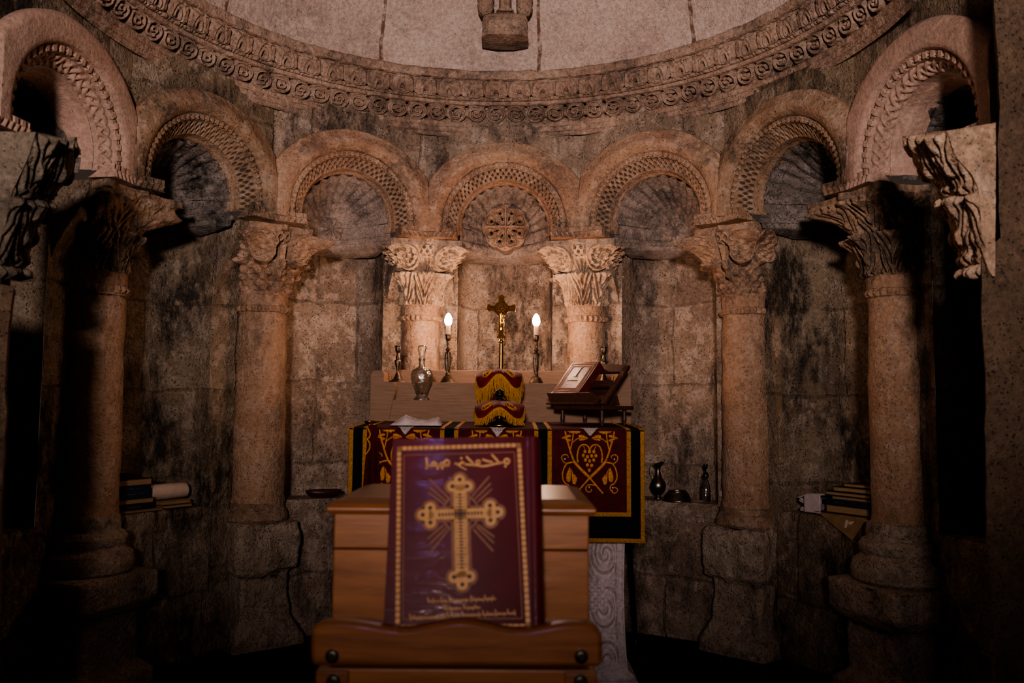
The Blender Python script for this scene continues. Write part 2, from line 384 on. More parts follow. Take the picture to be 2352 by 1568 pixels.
# floor, front jambs and the nave side walls
xs = np.linspace(-4, 4, 60); ys = np.linspace(-4.5, 6, 70)
P = np.stack(np.broadcast_arrays(xs[None, :], ys[:, None], 0*xs[None, :]), -1).copy(); P[..., 2] += .004*fbm(P, 3, 2, 5) - .004
struct(MB().grid(P, flip=True).build('floor', M['carpet']))
def jamb(name, sgn, xlow, xup, zstep, Yp, dep):
    m = MB(); zz = np.linspace(0, 4.2, 160); xx = np.linspace(0, 1.6, 50)
    x0 = xlow + (xup - xlow)*sstep(zstep - .03, zstep + .03, zz)
    prof = .012*fbm(np.stack([zz*0, zz*0, zz], -1), 4, 3, 11 if sgn > 0 else 12)
    P = np.stack(np.broadcast_arrays(x0[:, None] + sgn*(xx[None, :] + prof[:, None]*np.exp(-xx[None, :]*8)), Yp + 0*xx[None, :], zz[:, None]), -1)
    P = rough(P, .02, 70, 4)
    m.grid(P, flip=sgn > 0)
    yy = np.linspace(0, dep, 8); Q = np.stack(np.broadcast_arrays(P[:, :1, 0] + sgn*yy[None, :]*.5, P[:, :1, 1] + yy[None, :], zz[:, None]), -1)
    m.grid(Q, flip=sgn < 0)
    return struct(m.build(name, M['jamb']))
jamb('wall_jamb_right', 1, 1.295, 1.353, 1.56, 2.44, .10); jamb('wall_jamb_left', -1, -1.378, -1.80, 1.46, 2.44, .10)
# open passages in the last bays: panels coloured dark for the shade inside
for bi, nm, u in ((0, 'passage_panel_1', -.02), (6, 'passage_panel_2', .06)):
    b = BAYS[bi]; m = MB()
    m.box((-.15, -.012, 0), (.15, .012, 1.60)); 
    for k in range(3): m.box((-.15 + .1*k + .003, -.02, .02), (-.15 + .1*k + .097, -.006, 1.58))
    m.xform(b.mat(u, .37, .0)); struct(m.build(nm, M['shade_panel'], smooth=False))

# ------------------------------------------------------------------ arches
def braid(s, v, lam, strands=3, A=.62, w=.30):
    """interlaced strands: s along, v across (-1..1); 0..1"""
    h = np.zeros(np.broadcast(s, v).shape)
    for k in range(strands):
        ph_ = 2*PI*(s/lam + k/strands)
        c = A*np.sin(ph_); d = np.abs(v - c)/(w*(1 + .35*np.cos(ph_)**2))
        hk = np.sqrt(np.clip(1 - d*d, 0, 1))*(.72 + .28*np.sin(2*ph_ + PI/2*(k % 2)))
        h = np.maximum(h, hk)
    return h
def lattice(s, v, lam):
    """fine net with drilled round holes"""
    a = s/lam; h = np.ones(np.broadcast(s, v).shape)
    for row, off in ((-.60, 0), (0, .5), (.60, 0)):
        fx = (a + off) - np.round(a + off); d = np.sqrt((fx*1.0)**2 + ((v - row)*.62)**2); h = np.minimum(h, sstep(.14, .28, d))
    return h
def ring(b, prof, ns, hfun=None, sub=1, shift=None):
    """sweep (r,q) profile round the horseshoe; returns grid [profile, arc]"""
    prof = np.asarray(prof, float); r = np.interp(np.linspace(0, len(prof) - 1, (len(prof) - 1)*sub + 1), np.arange(len(prof)), prof[:, 0])
    q = np.interp(np.linspace(0, len(prof) - 1, (len(prof) - 1)*sub + 1), np.arange(len(prof)), prof[:, 1])
    sh = -.052*sstep(.315, .46, r) if shift is None else shift
    a0 = np.arcsin(np.clip((Z_SPR - ZC - sh)/r, -1, 1)); s = np.linspace(0, 1, ns)
    A = (PI - a0[:, None]) + (2*a0[:, None] - PI)*s[None, :]
    u = np.clip(r[:, None]*np.cos(A), -b.w/2, b.w/2); z = ZC + sh[:, None] + r[:, None]*np.sin(A)
    P = b.W(u, q[:, None], z)
    if hfun is not None:
        h = hfun(s[None, :]*PI*r.mean()*1.1, np.linspace(-1, 1, len(r))[:, None]); P = displace(P, -h)
    return P
arch_info = {
 0: ('smooth plastered arch with a bold plait, over the dark opening before the weathered column', 'plaster'),
 1: ('sooty arch over the black-streaked niche holding the white paper roll', 'arch_dark'),
 2: ('arch with a rust-red stain, over the scalloped shell with round flower', 'arch'),
 3: ('middle arch over the round pierced cross medallion', 'arch'),
 4: ('warm-toned arch over the shell above the silver ewer', 'arch'),
 5: ('arch over the black-streaked niche holding the folded white cloth', 'arch_dark'),
 6: ('smooth plastered arch with a bold plait, beside the crisp acanthus column', 'plaster')}
for b in BAYS:
    lab, mk = arch_info[b.i]; mat = M[mk]; bold = b.i in (0, 6)
    t = thing('horseshoe_arch', lab, 'arch', (0, 0, 0), 0, 'horseshoe arches round the apse')
    ns = 260
    # archivolt
    prof = [(.312, .018), (.316, .006), (.335, -.012), (.36, -.020), (.39, -.018), (.425, -.008), (.448, .0), (.466, .006), (.470, .02), (.470, .05)]
    if bold: prof = [(.312, .018), (.318, .0), (.33, -.006), (.36, -.008), (.40, -.008), (.44, -.006), (.455, -.002), (.468, .01), (.470, .03), (.470, .05)]
    P = ring(b, prof, 150, sub=3); P = displace(P, (.004 if bold else .007)*fbm(P, 9, 4, 80 + b.i)); MB().grid(P).build('archivolt', mat, t)
    # dentils
    def dent(s, v): 
        sq = sstep(-.25, .05, np.sin(2*PI*s/(.040 if bold else .026))); return -.008*(1 - sq)*(np.abs(v) < .8)
    P = ring(b, [(.284, .034), (.287, .016), (.297, .014), (.308, .012), (.312, .020)], ns*3, dent, 4); MB().grid(P).build('dentil_band', mat, t)
    # plait band
    pr = [(.238, .085), (.284, .032)]
    if bold: P = ring(b, pr, 420, lambda s, v: .013*braid(s, v, .115, 3) - .006, 26)
    else:
        box_ = {}
        def net(s, v):
            l = lattice(s, v, .027); box_['m'] = l < .12; return -.012*(1 - l) + .003
        P = ring(b, pr, 640, net, 26)
    MB().grid(P, holes=None if bold else box_['m']).build('interlace_band', mat, t)
    P = ring(b, [(.214, .20), (.219, .150), (.224, .125), (.231, .115), (.234, .10), (.238, .085)], 120, None, 3); P = displace(P, .004*fbm(P, 12, 3, 90 + b.i)); MB().grid(P).build('inner_reveal', mat, t)
    # carved imposts over the capitals
    for sg in (-1, 1):
        if (b.i == 0 and sg < 0) or (b.i == 6 and sg > 0): pass
        L = b.w/2 - .236; nu = 90; uu = np.linspace(0, L, nu); pv = np.array([(.10, 1.957), (.0, 1.957), (-.012, 1.958), (-.012, 1.985), (-.006, 1.987), (-.006, 2.008), (.02, 2.010)])
        k = np.linspace(0, 6, 43); qv = np.interp(k, range(7), pv[:, 0]); zv = np.interp(k, range(7), pv[:, 1])
        P = b.W(sg*(.236 + uu)[None, :], qv[:, None], zv[:, None])
        rope = (.5 + .5*np.sin(2*PI*(uu[None, :]/.026 + zv[:, None]*22)))*((zv > 1.959) & (zv < 1.984) & (qv < 0))[:, None]
        dn = (np.sin(2*PI*uu[None, :]/.036) > 0)*((zv > 1.988) & (zv < 2.007) & (qv < 0.01))[:, None]
        P = displace(P, (-1 if sg > 0 else 1)*-.009*(rope + dn)); mi = MB().grid(P, flip=sg < 0); mi.poly(P[:, 0]); mi.build('impost', mat, t)

# ------------------------------------------------------------------ shells inside the arches
shell_labels = {1: 'blackened shell niche head, its darkened flutes above the paper roll', 2: 'scalloped shell niche head with small round flower at its base',
                3: 'scalloped shell niche head behind the pierced cross medallion', 4: 'pale scalloped shell niche head above silver ewer', 5: 'blackened shell niche head above the folded white cloth',
                0: 'dark coursed niche head inside the plastered arch before the weathered column', 6: 'dark coursed niche head inside the plastered arch beside the crisp acanthus column'}
for b in BAYS:
    t = thing('shell_niche_head', shell_labels[b.i], 'niche', (0, 0, 0), 0, 'niche heads under the arches')
    plainc = b.i in (0, 6); nf = 24 if b.i != 3 else 26; dp = .33 if not plainc else .48
    phi = np.linspace(0 if not plainc else -.3, PI + (.3 if plainc else 0), 260); tt = np.linspace(.03, 1, 60)
    a = .226*tt**.95; q = (.40 - .27*tt**1.7) if not plainc else .125 + dp*np.cos(tt*PI/2)**.75
    lob = np.abs(np.cos(nf*phi/2 + .4))
    amp = np.zeros_like(lob) if plainc else (.065 if b.i in (2, 3, 4) else .06)*lob**1.5
    A = a[:, None]*(1 - amp[None, :]*sstep(.05, .9, tt)[:, None]); Q = q[:, None] - .35*amp[None, :]*.1*np.sin(tt*PI)[:, None]
    P = b.W(A*np.cos(phi), Q + 0*phi, ZC + A*np.sin(phi))
    if plainc:
        zz = P[..., 2]; P = displace(P, -.008*sstep(.86, 1, np.cos((zz - ZC)*2*PI/.062)))
    P = displace(P, (.016 if b.i in (1, 5) else .006)*fbm(P, 9, 4, 100 + b.i) + (.006 if b.i in (1, 5) else .002)*fbm(P, 40, 2, 110))
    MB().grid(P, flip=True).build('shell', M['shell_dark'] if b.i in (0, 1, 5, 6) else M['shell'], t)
    if not plainc:
        us = np.linspace(-.232, .232, 90); qc = .40 - .27*np.clip(np.abs(us)/.226, 0, 1)**1.79
        tu = np.clip(np.abs(us)/NICHE_R, 0, .999); qn = Q_PIER + .21*(1 - tu**(1/.55*1.0))**.55 + .012
        rows = [(2.037, 0, 0), (1.975, 0, 0), (1.972, -.010, 0), (1.962, -.014, 0), (1.950, -.010, 0), (1.946, .0, 0), (1.925, .004, 0), (1.905, .0, .55), (1.895, .0, 1.0)]
        P = np.stack([b.W(us, (qc + d)*(1 - k) + qn*k, z) for z, d, k in rows]); k_ = np.linspace(0, len(rows) - 1, 40)
        P = np.stack([np.stack([np.interp(k_, range(len(rows)), P[:, j, c]) for c in range(3)], -1) for j in range(P.shape[1])], 1)
        P = displace(P, .006*fbm(P, 14, 3, 120 + b.i)); MB().grid(P, flip=False).build('string_molding', M['shell_dark'] if b.i in (1, 5) else M['shell'], t)
    if b.i in (2, 4):
        rr = np.linspace(0.002, 1, 40); an = np.linspace(0, 2*PI, 160, endpoint=False); np_ = 10
        R = .072*(rr[:, None]*(1 - .10*(1 - np.abs(np.cos(np_*an/2)))*rr[:, None]**3))
        h = .016*(np.abs(np.cos(np_*an/2))**.6)[None, :]*np.sin(rr*PI*.9)[:, None] + .018*np.exp(-(rr/.16)**2)[:, None] - .016*(rr**6)[:, None]
        if b.i == 4: h = h*.6 + .010*fbm(np.stack(np.broadcast_arrays(R*np.cos(an), R*np.sin(an), 0*R), -1), 30, 3, 5)
        MB().grid(b.W(R*np.cos(an),   .372 - h, ZC - .012 + R*np.sin(an)), cv=True, flip=True).build('rosette', M['shell'], t)
# pierced medallion
b = BAYS[3]; t = thing('cross_medallion', 'round pierced stone medallion with a cross and scrolled eyes', 'medallion')
rr = np.linspace(.002, 1, 90); an = np.linspace(0, 2*PI, 360, endpoint=False); X = rr[:, None]*np.cos(an); Y_ = rr[:, None]*np.sin(an)
lobes = .90 + .10*np.abs(np.cos(4*(an)))**.7
h = np.full(X.shape, .30); hol = np.zeros(X.shape, bool)
h = np.maximum(h, 1.0*np.exp(-(np.minimum(np.abs(X), np.abs(Y_))/.055)**4)*(rr[:, None] < .86))
for k in range(8):
    g = PI/8 + k*PI/4; ex, ey = .70*math.cos(g), .70*math.sin(g); d = np.hypot(X - ex, Y_ - ey)
    h = np.maximum(h, .85*np.exp(-((d - .17)/.055)**2)); h = np.maximum(h, .6*np.exp(-((d - .27)/.04)**2)); h = h*sstep(.05, .10, d); hol |= d < .062
    ex, ey = .42*math.cos(g), .42*math.sin(g)*1.0; d = np.hypot((X - ex)*math.cos(g) + (Y_ - ey)*math.sin(g), 2.2*(-(X - ex)*math.sin(g) + (Y_ - ey)*math.cos(g))); h = h*sstep(.07, .12, d); hol |= d < .075
    ex, ey = .53*math.cos(g), .53*math.sin(g); dd = np.hypot(X - ex, Y_ - ey); h = h*sstep(.025, .05, dd); hol |= dd < .026
for k in range(4):
    g = PI/4 + k*PI/2; al_ = X*math.cos(g) + Y_*math.sin(g); ac = -X*math.sin(g) + Y_*math.cos(g)
    h = np.maximum(h, .8*np.exp(-(np.abs(ac)/.05)**4)*sstep(.08, .14, al_)*sstep(.52, .44, al_))
h = (h*.030)*(rr[:, None] < .985)
MB().grid(b.W(.125*X*lobes, .262 - h, ZC + .028 + .125*Y_*lobes), cv=True, flip=True, holes=hol).build('disc', M['arch'], t)
m = MB(); P = np.stack([b.W(.1235*np.cos(an)*lobes, qq, ZC + .028 + .1235*np.sin(an)*lobes) for qq in (.263, .41)]); m.grid(P, cv=True); m.build('rim', M['shell'], t)

# ------------------------------------------------------------------ columns
def squircle(phi, sq):
    c, s = np.abs(np.cos(phi)), np.abs(np.sin(phi)); return (1 - sq) + sq*np.minimum(1/np.maximum(c, s), 1.36)
def sqlathe(rows, n=96, noise=.006, seed=0, sub=6):
    rows = np.asarray(rows, float); k = np.linspace(0, len(rows) - 1, (len(rows) - 1)*sub + 1); R = [np.interp(k, range(len(rows)), rows[:, j]) for j in range(3)]
    phi = np.linspace(0, 2*PI, n, endpoint=False) + PI/4*0
    rad = R[0][:, None]*squircle(phi[None, :], R[2][:, None])
    P = np.stack([rad*np.cos(phi), rad*np.sin(phi), R[1][:, None] + 0*phi], -1)
    return displace(P, -(noise*fbm(P + seed*3.3, 9, 4, seed)), cv=True)
def acanthus(phi, t, n, off=0):
    x = phi*n/(2*PI) + off; a = x - np.round(x); aa = np.abs(a)
    mid = np.exp(-(aa/.045)**2)
    lob = np.cos(2*PI*(t*2.6 - 5.2*aa)); lob = np.sign(lob)*np.abs(lob)**.7
    body = sstep(.5, .40, aa)
    tip = np.exp(-((t - .93)/.10)**2)*sstep(.36, .12, aa)
    arch = np.exp(-(((t*.9 + 6.5*(.5 - aa)**2) - .62)/.05)**2)*(aa > .2)
    return .012*mid*sstep(1, .8, t) + .0075*lob*body*sstep(0, .1, t) - .018*(1 - body)*sstep(.95, .8, t) + .026*tip + .010*arch
def capital_grid(kind, hb=.108, ht=.178, H=.32, seed=0):
    nphi, nv = 520, 190
    phi = np.linspace(-PI, PI, nphi, endpoint=False)[None, :]; v = np.linspace(0, 1, nv)[:, None]
    split = .5
    lo = hb + (.056 if kind in ('leaf', 'corinth') else .042)*np.clip(v/split, 0, 1)**2.0
    tU = np.clip((v - split)/(.90 - split), 0, 1)
    nk = .016 if kind in ('leaf', 'corinth') else .026; up = hb + nk + (ht - hb - nk)*tU**1.25
    half = np.where(v < split, lo, up); sq = np.where(v < split, 0, .95*sstep(0, .8, tU))
    rad = half*squircle(phi, sq)
    b = (((phi + PI/4) % (PI/2)) - PI/4)/(PI/4); ab = np.abs(b); t = tU; tl = np.clip(v/split, 0, 1)
    low = v < split; h = np.zeros(rad.shape)
    if kind in ('leaf', 'corinth'):
        h = np.where(low, acanthus(phi, tl, 8), 0)
    if kind == 'corinth':
        hu = acanthus(phi, np.clip(t*1.12, 0, 1), 8, .5)*.9 + .045*np.exp(-((ab - 1)/.20)**2)*np.exp(-((t - .86)/.16)**2)
        hu = hu + .03*np.exp(-(b/.16)**2)*np.exp(-((t - .93)/.12)**2)
        h = np.where(low, h, hu*sstep(1.02, .9, v))
    if kind == 'leaf':
        d = np.hypot((ab - .70)*1.25, (t - .55)*1.1); an_ = np.arctan2(t - .55, (ab - .70))
        vol = .026*sstep(.56, .48, d) + .010*np.cos(2*PI*d*4.2 + an_)*sstep(.55, .45, d)*sstep(.05, .14, d) + .006*np.cos(an_*9 + 8*d)*sstep(.5, .4, d)
        ringv = .012*np.exp(-((d - .50)/.045)**2)
        fan = .012*np.cos(b*26/(t + .35))*np.exp(-(ab/.30)**4)*sstep(.60, .45, t)
        lat = (np.abs(np.sin((b*1.4 + t)*PI*3.2))*np.abs(np.sin((b*1.4 - t)*PI*3.2)))
        net = (-.024*sstep(.45, .75, lat) + .012)*np.exp(-(ab/.24)**6)*sstep(.62, .68, t)
        h = np.where(low, h, vol + ringv + fan + net)
    if kind == 'disc':
        sl = np.cos(2*PI*(tl*3.0))*np.cos(phi*14); low_h = .007*np.sign(sl)*np.abs(sl)**.6 + .006*np.cos(phi*9)
        d = np.hypot((ab - .62)*1.15, (v - .66)*2.05); 
        scl = np.cos((v*46)) * np.cos(b*18 + (np.floor(v*46/PI) % 2)*PI/2)
        disc = .034*sstep(.52, .44, d) + .010*np.exp(-((d - .45)/.04)**2) + .007*scl*sstep(.42, .36, d)
        fig = .030*np.exp(-(ab/(.10 + .05*np.sin(np.clip((v - .25)/.5, 0, 1)*PI)))**4)*sstep(.22, .3, v)*sstep(.74, .70, v)
        hol = -.03*np.exp(-(((ab - .20)/.06)**4))*sstep(.50, .54, v)*sstep(.72, .68, v)
        lat = np.abs(np.sin((b*1.3 + v*2.6)*PI*2.8))*np.abs(np.sin((b*1.3 - v*2.6)*PI*2.8))
        net = (-.022*sstep(.40, .7, lat) + .014)*np.exp(-(ab/.26)**6)*sstep(.74, .77, v)*sstep(.93, .90, v)
        horn = .05*np.exp(-((ab - 1)/.22)**2)*np.exp(-((v - .80)/.10)**2)
        h = low_h*sstep(.02, .08, v)*sstep(.52, .44, v) + disc*(v > .30) + fig + hol + net + horn
    if kind == 'eroded':
        h = np.where(low, .4*acanthus(phi, tl, 8), .3*acanthus(phi, t, 8, .5)) + .06*np.exp(-((ab - 1)/.28)**2)*np.exp(-((t - .62)/.22)**2)
    top = v >= .90
    h = np.where(top, .018*np.exp(-(b/.16)**2)*sstep(.90, .94, v) + .03*np.exp(-((ab - 1)/.18)**2)*(kind in ('corinth', 'eroded')), h)
    rad = rad + h*1.35
    X = rad*np.cos(phi); Y = rad*np.sin(phi); Z = H*v + 0*phi
    P = np.stack([X, Y, Z], -1); amp = .016 if kind == 'eroded' else .004
    P = displace(P, -(amp*fbm(P + seed, 14, 4, seed) + .002*fbm(P, 60, 2, seed + 5)), cv=True)
    return P
def flip_build(P, name, mat, t):
    m = MB().grid(P, cv=True, flip=True); m.poly(P[0][::-1]); m.poly(P[-1]); return m.build(name, mat, t)
AXES = {1: (-1.693, 3.593), 2: (-1.212, 4.306), 3: (-.483, 4.683), 4: (.392, 4.660), 5: (1.112, 4.231), 6: (1.532, 3.535)}
def col_axis(i):
    ax = np.array(AXES[i]); d = ax - C0; return ax, math.atan2(d[1], d[0]) - PI/2
cols = [
 (3, 'pale column behind the glass decanter, with voluted leaf capital', 'leaf', .100, .108, .184, 'simple', 'capital', 'column'),
 (4, 'pale column behind the leaning book on its stand, with voluted leaf capital', 'leaf', .100, .110, .184, 'simple', 'capital', 'column'),
 (2, 'column with disc-carved capital, between the white paper roll and the altar', 'disc', .115, .126, .166, 'block', 'arch', 'column'),
 (5, 'column with disc-carved capital, between the pump bottle and the folded white cloth', 'disc', .104, .117, .166, 'block', 'arch', 'column'),
 (1, 'weathered column with worn-down capital, hiding the ends of the navy and blue books', 'eroded', .117, .121, .196, 'attic', 'arch_dark', 'column'),
 (6, 'column with crisp two-tier acanthus capital, hiding the ends of the books by the folded cloth', 'corinth', .108, .112, .200, 'attic', 'arch_dark', 'column')]
for i, lab, kind, rt, rb, ht, ped, cm, sm in cols:
    ax, rot = col_axis(i); t = thing('stone_column', lab, 'column', (ax[0], ax[1], 0), rot, 'columns round the apse')
    sd = i*7
    if ped == 'attic':
        zs = .66
        flip_build(sqlathe([(.20, 0, 1), (.20, .05, 1), (.165, .085, 1), (.155, .10, 1), (.152, .285, 1), (.175, .30, 1), (.205, .335, 1), (.207, .44, 1), (.19, .447, .95)], 120, .012, sd), 'pedestal', M['base'], t)
        flip_build(sqlathe([(.17, .443, 0), (.188, .455, 0), (.193, .49, 0), (.185, .525, 0), (.160, .54, 0), (.152, .548, 0), (.160, .565, 0), (.163, .585, 0), (.150, .606, 0), (.135, .612, 0), (.137, .64, 0), (.131, .668, 0), (rb + .003, .676, 0)], 96, .005, sd + 1), 'base', M['base'], t)
    elif ped == 'block':
        zs = .655
        flip_build(sqlathe([(.175, 0, 1), (.17, .03, 1), (.14, .10, 1), (.125, .14, 1), (.122, .325, 1), (.13, .335, 1)], 160, .030, sd), 'pedestal', M['base'], t)
        flip_build(sqlathe([(.12, .325, 1), (.15, .345, 1), (.158, .40, 1), (.156, .52, 1), (.145, .562, 1), (.12, .568, .8)], 160, .032, sd + 2), 'block', M['base'], t)
        flip_build(sqlathe([(.13, .560, .3), (.148, .575, .1), (.150, .60, 0), (.14, .622, 0), (.132, .63, 0), (.130, .65, 0), (rb + .002, .662, 0)], 96, .012, sd + 1), 'base', M['arch_dark'], t)
    else:
        zs = .62
        flip_build(sqlathe([(.17, 0, 1), (.16, .10, 1), (.15, .5, 1), (.15, .54, 1)], 80, .012, sd), 'pedestal', M['base'], t)
        flip_build(sqlathe([(.14, .535, 0), (.15, .57, 0), (.13, .60, 0), (rb + .003, .625, 0)], 72, .006, sd + 1), 'base', M['base'], t)
    zt = 1.555
    flip_build(sqlathe([(rb + .006, zs, 0), (rb, zs + .04, 0), (rb, .9, 0), ((rb + rt)/2, 1.2, 0), (rt, zt - .01, 0), (rt + .002, zt, 0)], 96, .004 if i in (3, 4) else .008, sd + 3, 24), 'shaft', M[sm], t)
    # beaded astragal and necking
    prof = np.array([(rt + .002, zt - .004), (rt + .010, zt), (rt + .014, zt + .012), (rt + .010, zt + .026), (rt + .004, zt + .030), (rt + .005, zt + .05), (rt + .006, Z_CAP0 + .004)])
    k = np.linspace(0, 6, 37); R = np.interp(k, range(7), prof[:, 0])[:, None]; Z = np.interp(k, range(7), prof[:, 1])[:, None]; an = np.linspace(0, 2*PI, 240, endpoint=False)
    R = R + .007*np.sin(an*26)*np.exp(-((Z - zt - .012)/.012)**2)
    P = np.stack([R*np.cos(an), R*np.sin(an), Z + 0*an], -1); P = displace(P, -.004*fbm(P, 20, 3, sd), cv=True); flip_build(P, 'necking', M['column'], t)
    P = capital_grid(kind, max(rt + .008, .106), ht, .322, sd); P[..., 2] += Z_CAP0; P[..., 1] -= .035*sstep(Z_CAP0 + .1, Z_CAP0 + .3, P[..., 2])
    flip_build(P, 'capital', M[cm], t)
# front half-capitals at the edge of the choir: a plain cut face and a carved receding face
def resample(p, n):
    p = np.asarray(p, float); d = np.r_[0, np.cumsum(np.linalg.norm(np.diff(p, axis=0), axis=1))]; k = np.linspace(0, d[-1], n)
    return np.stack([np.interp(k, d, p[:, j]) for j in range(p.shape[1])], -1)
def corbel(lab, near, far, right, Yn, Yf, mat):
    t = thing('corbel_capital', lab, 'capital', (0, 0, 0)); n = 150
    A = resample([at(x, y, Yn) for x, y in near], n); B = resample([at(x, y, Yf) for x, y in far], n); w = np.linspace(0, 1, 90)[None, :, None]
    P = A[:, None]*(1 - w) + B[:, None]*w; s_ = np.linspace(0, 1, n)[:, None]; q = np.linspace(0, 1, 90)[None, :]
    sg = 1 if near[0][0] < far[0][0] else -1
    P[..., 0] += sg*.035*np.sin(q*PI)
    tier = (s_*2.2) % 1; ph_ = (q - .5)*2*PI/8*3
    h = acanthus(ph_ + (np.floor(s_*2.2) % 2)*PI/8, 1 - tier, 8)*1.25 + .006*fbm(P, 22, 3, 4)
    P = displace(P, sg*h*sstep(0, .05, q)*sstep(0, .03, s_)*sstep(1.05, .94, s_))
    MB().grid(P, flip=sg > 0).build('carved_leaves', mat, t)
    fy = np.array(right); face = np.stack([A + (np.array([at(fx, yy, Yn) for fx, yy in zip(np.interp(np.linspace(0, 1, n), [0, 1], [right[0][0], right[1][0]]), np.interp(np.linspace(0, 1, n), [0, 1], [right[0][1], right[1][1]]))]) - A)*k for k in np.linspace(0, 1, 40)], 1)
    face = displace(face, .004*fbm(face, 18, 3, 8)); face[:, 0] = P[:, 0]
    MB().grid(face, flip=sg < 0).build('plain_face', mat, t)
    m = MB(); top = np.stack([P[0], np.repeat(face[:1, -1], 90, 0) + np.array([0, 1, 0])*np.linspace(0, Yf - Yn, 90)[:, None]]); m.grid(top, flip=sg < 0); m.build('top_bed', mat, t)
corbel('carved corbel capital set against the bare jamb wall beside the crisp acanthus column',
  [(2176, 300), (2186, 335), (2197, 362), (2218, 385), (2233, 402), (2244, 425), (2249, 446), (2253, 500), (2256, 549), (2264, 567), (2264, 600), (2272, 622), (2280, 634)],
  [(2112, 310), (2101, 339), (2103, 375), (2126, 402), (2160, 428), (2182, 473), (2188, 504), (2200, 536), (2208, 567), (2218, 572), (2220, 603), (2237, 625), (2258, 637)],
  [(2288, 281), (2286, 634)], 2.43, 2.78, M['capital'])
corbel('large carved corbel capital at the dark jamb, beside the weathered column',
  [(82, 303), (70, 345), (60, 372), (40, 415), (28, 440), (20, 470), (14, 510), (2, 540), (-4, 580), (-14, 610), (-20, 640)],
  [(136, 327), (162, 350), (168, 372), (161, 402), (134, 429), (107, 451), (97, 473), (100, 500), (76, 522), (63, 558), (50, 600), (27, 643)],
  [(-120, 300), (-120, 640)], 2.43, 2.78, M['corbel_dark'])

# ------------------------------------------------------------------ cornice
t = thing('carved_cornice', 'curved carved cornice running round the apse under the half-dome', 'cornice')
TH = np.linspace(math.radians(-99), math.radians(99), 1900)
def sweep(pts, sub, hfun=None, noise=.003, seed=0, n=None, hole_out=None):
    pts = np.asarray(pts, float); k = np.linspace(0, len(pts) - 1, (len(pts) - 1)*sub + 1)
    r = np.interp(k, range(len(pts)), pts[:, 0])[:, None]; z = np.interp(k, range(len(pts)), pts[:, 1])[:, None]; th = TH[::n] if n else TH
    P = np.stack([C0[0] + r*np.sin(th), C0[1] + r*np.cos(th), z + 0*th], -1)
    s = th[None, :]*r.mean(); v = np.linspace(0, 1, len(k))[:, None]
    h = (0 if hfun is None else hfun(s, v)) + noise*fbm(P, 14, 3, seed) + noise*.5*fbm(P, 60, 2, seed + 3)
    if hole_out is not None: hole_out.append(np.broadcast_to(hole_out.pop()(s, v), P.shape[:2]))
    return displace(P, -h)
def leafband(s, v):
    L = .118; x = s/L - np.round(s/L); d = np.hypot(x*1.42, (v - .34)*1.12); an_ = np.arctan2(v - .34, x)
    fan = np.abs(np.cos(an_*5.5)); ribs = np.cos(2*PI*d*5.2); env = sstep(.78, .62, d)
    eye = np.exp(-(d/.12)**2)
    return (.014 + .0045*ribs*(d < .42) + .006*(fan - .5)*sstep(.36, .46, d))*env*(.7 + .3*np.cos(x*PI)) - .030*eye - .010*(1 - env)*sstep(.97, .85, v)
def scrollband(s, v):
    L = .100; x = s/L - np.round(s/L); sg = np.where(np.round(s/L) % 2 == 0, 1, -1); yv = (v - .5)*sg
    d = np.hypot(x*1.05, yv*1.02); an_ = np.arctan2(yv, x)
    sp = np.cos(2*PI*d*4.4 + an_); body = sstep(.56, .46, d)
    hole = np.maximum(np.exp(-((np.abs(x) - .5)**2 + (np.abs(v - .5) - .34)**2)/.008), .9*np.exp(-((d - .28)**2/.002 + (np.sin(an_*1.5 + .6))**2/.25)))
    return 1.4*(.010*(sp*.7 + .5)*body - .024*hole - .006*(1 - body))
def beads(s, v):
    x = s/.072; f = x - np.round(x); big = np.exp(-(f/.20)**4)
    small = np.exp(-((np.abs(f) - .36)/.06)**2); return (.010*big + .006*small)*np.sin(v*PI)**.7 - .003
MB().grid(sweep([(1.455, 2.488), (1.446, 2.497), (1.449, 2.507), (1.440, 2.512), (1.440, 2.532), (1.434, 2.536), (1.434, 2.550), (1.428, 2.556)], 3, None, .006, 1, 3)).build('lower_fillets', M['cornice'], t)
def scroll_holes(s, v):
    x = s/.100 - np.round(s/.100); a_ = ((np.abs(x) - .5)**2*1.0 + (np.abs(v - .5) - .34)**2)
    sg = np.where(np.round(s/.100) % 2 == 0, 1, -1); yv = (v - .5)*sg
    return (a_ < .0062) | (np.hypot(x - .20, yv + .14) < .055) | (np.hypot(x + .20, yv - .14) < .055)
def leaf_holes(s, v):
    x = s/.118 - np.round(s/.118); return (np.hypot(x*1.75, (v - .34)*1.12) < .085) & (np.sin(np.round(s/.118)*7.3) > -.5)
ho = [scroll_holes]; G_ = sweep([(1.430, 2.556), (1.398, 2.634)], 34, scrollband, .003, 2, None, ho); MB().grid(G_, holes=ho[0]).build('scroll_frieze', M['cornice'], t)
MB().grid(sweep([(1.402, 2.634), (1.392, 2.638), (1.388, 2.650), (1.388, 2.653)], 4, None, .004, 3, 3)).build('fillet', M['cornice'], t)
MB().grid(sweep([(1.388, 2.653), (1.377, 2.662), (1.380, 2.676)], 7, beads, .002, 4)).build('bead_molding', M['cornice'], t)
ho = [leaf_holes]; G_ = sweep([(1.380, 2.676), (1.372, 2.682), (1.355, 2.735), (1.346, 2.748)], 12, leafband, .003, 5, None, ho)
MB().grid(G_, holes=ho[0]).build('leaf_frieze', M['cornice'], t)
MB().grid(sweep([(1.346, 2.748), (1.336, 2.752), (1.335, 2.760), (1.334, 2.790), (1.345, 2.797), (1.49, 2.80)], 4, None, .006, 6, 3)).build('top_fascia', M['cornice'], t)

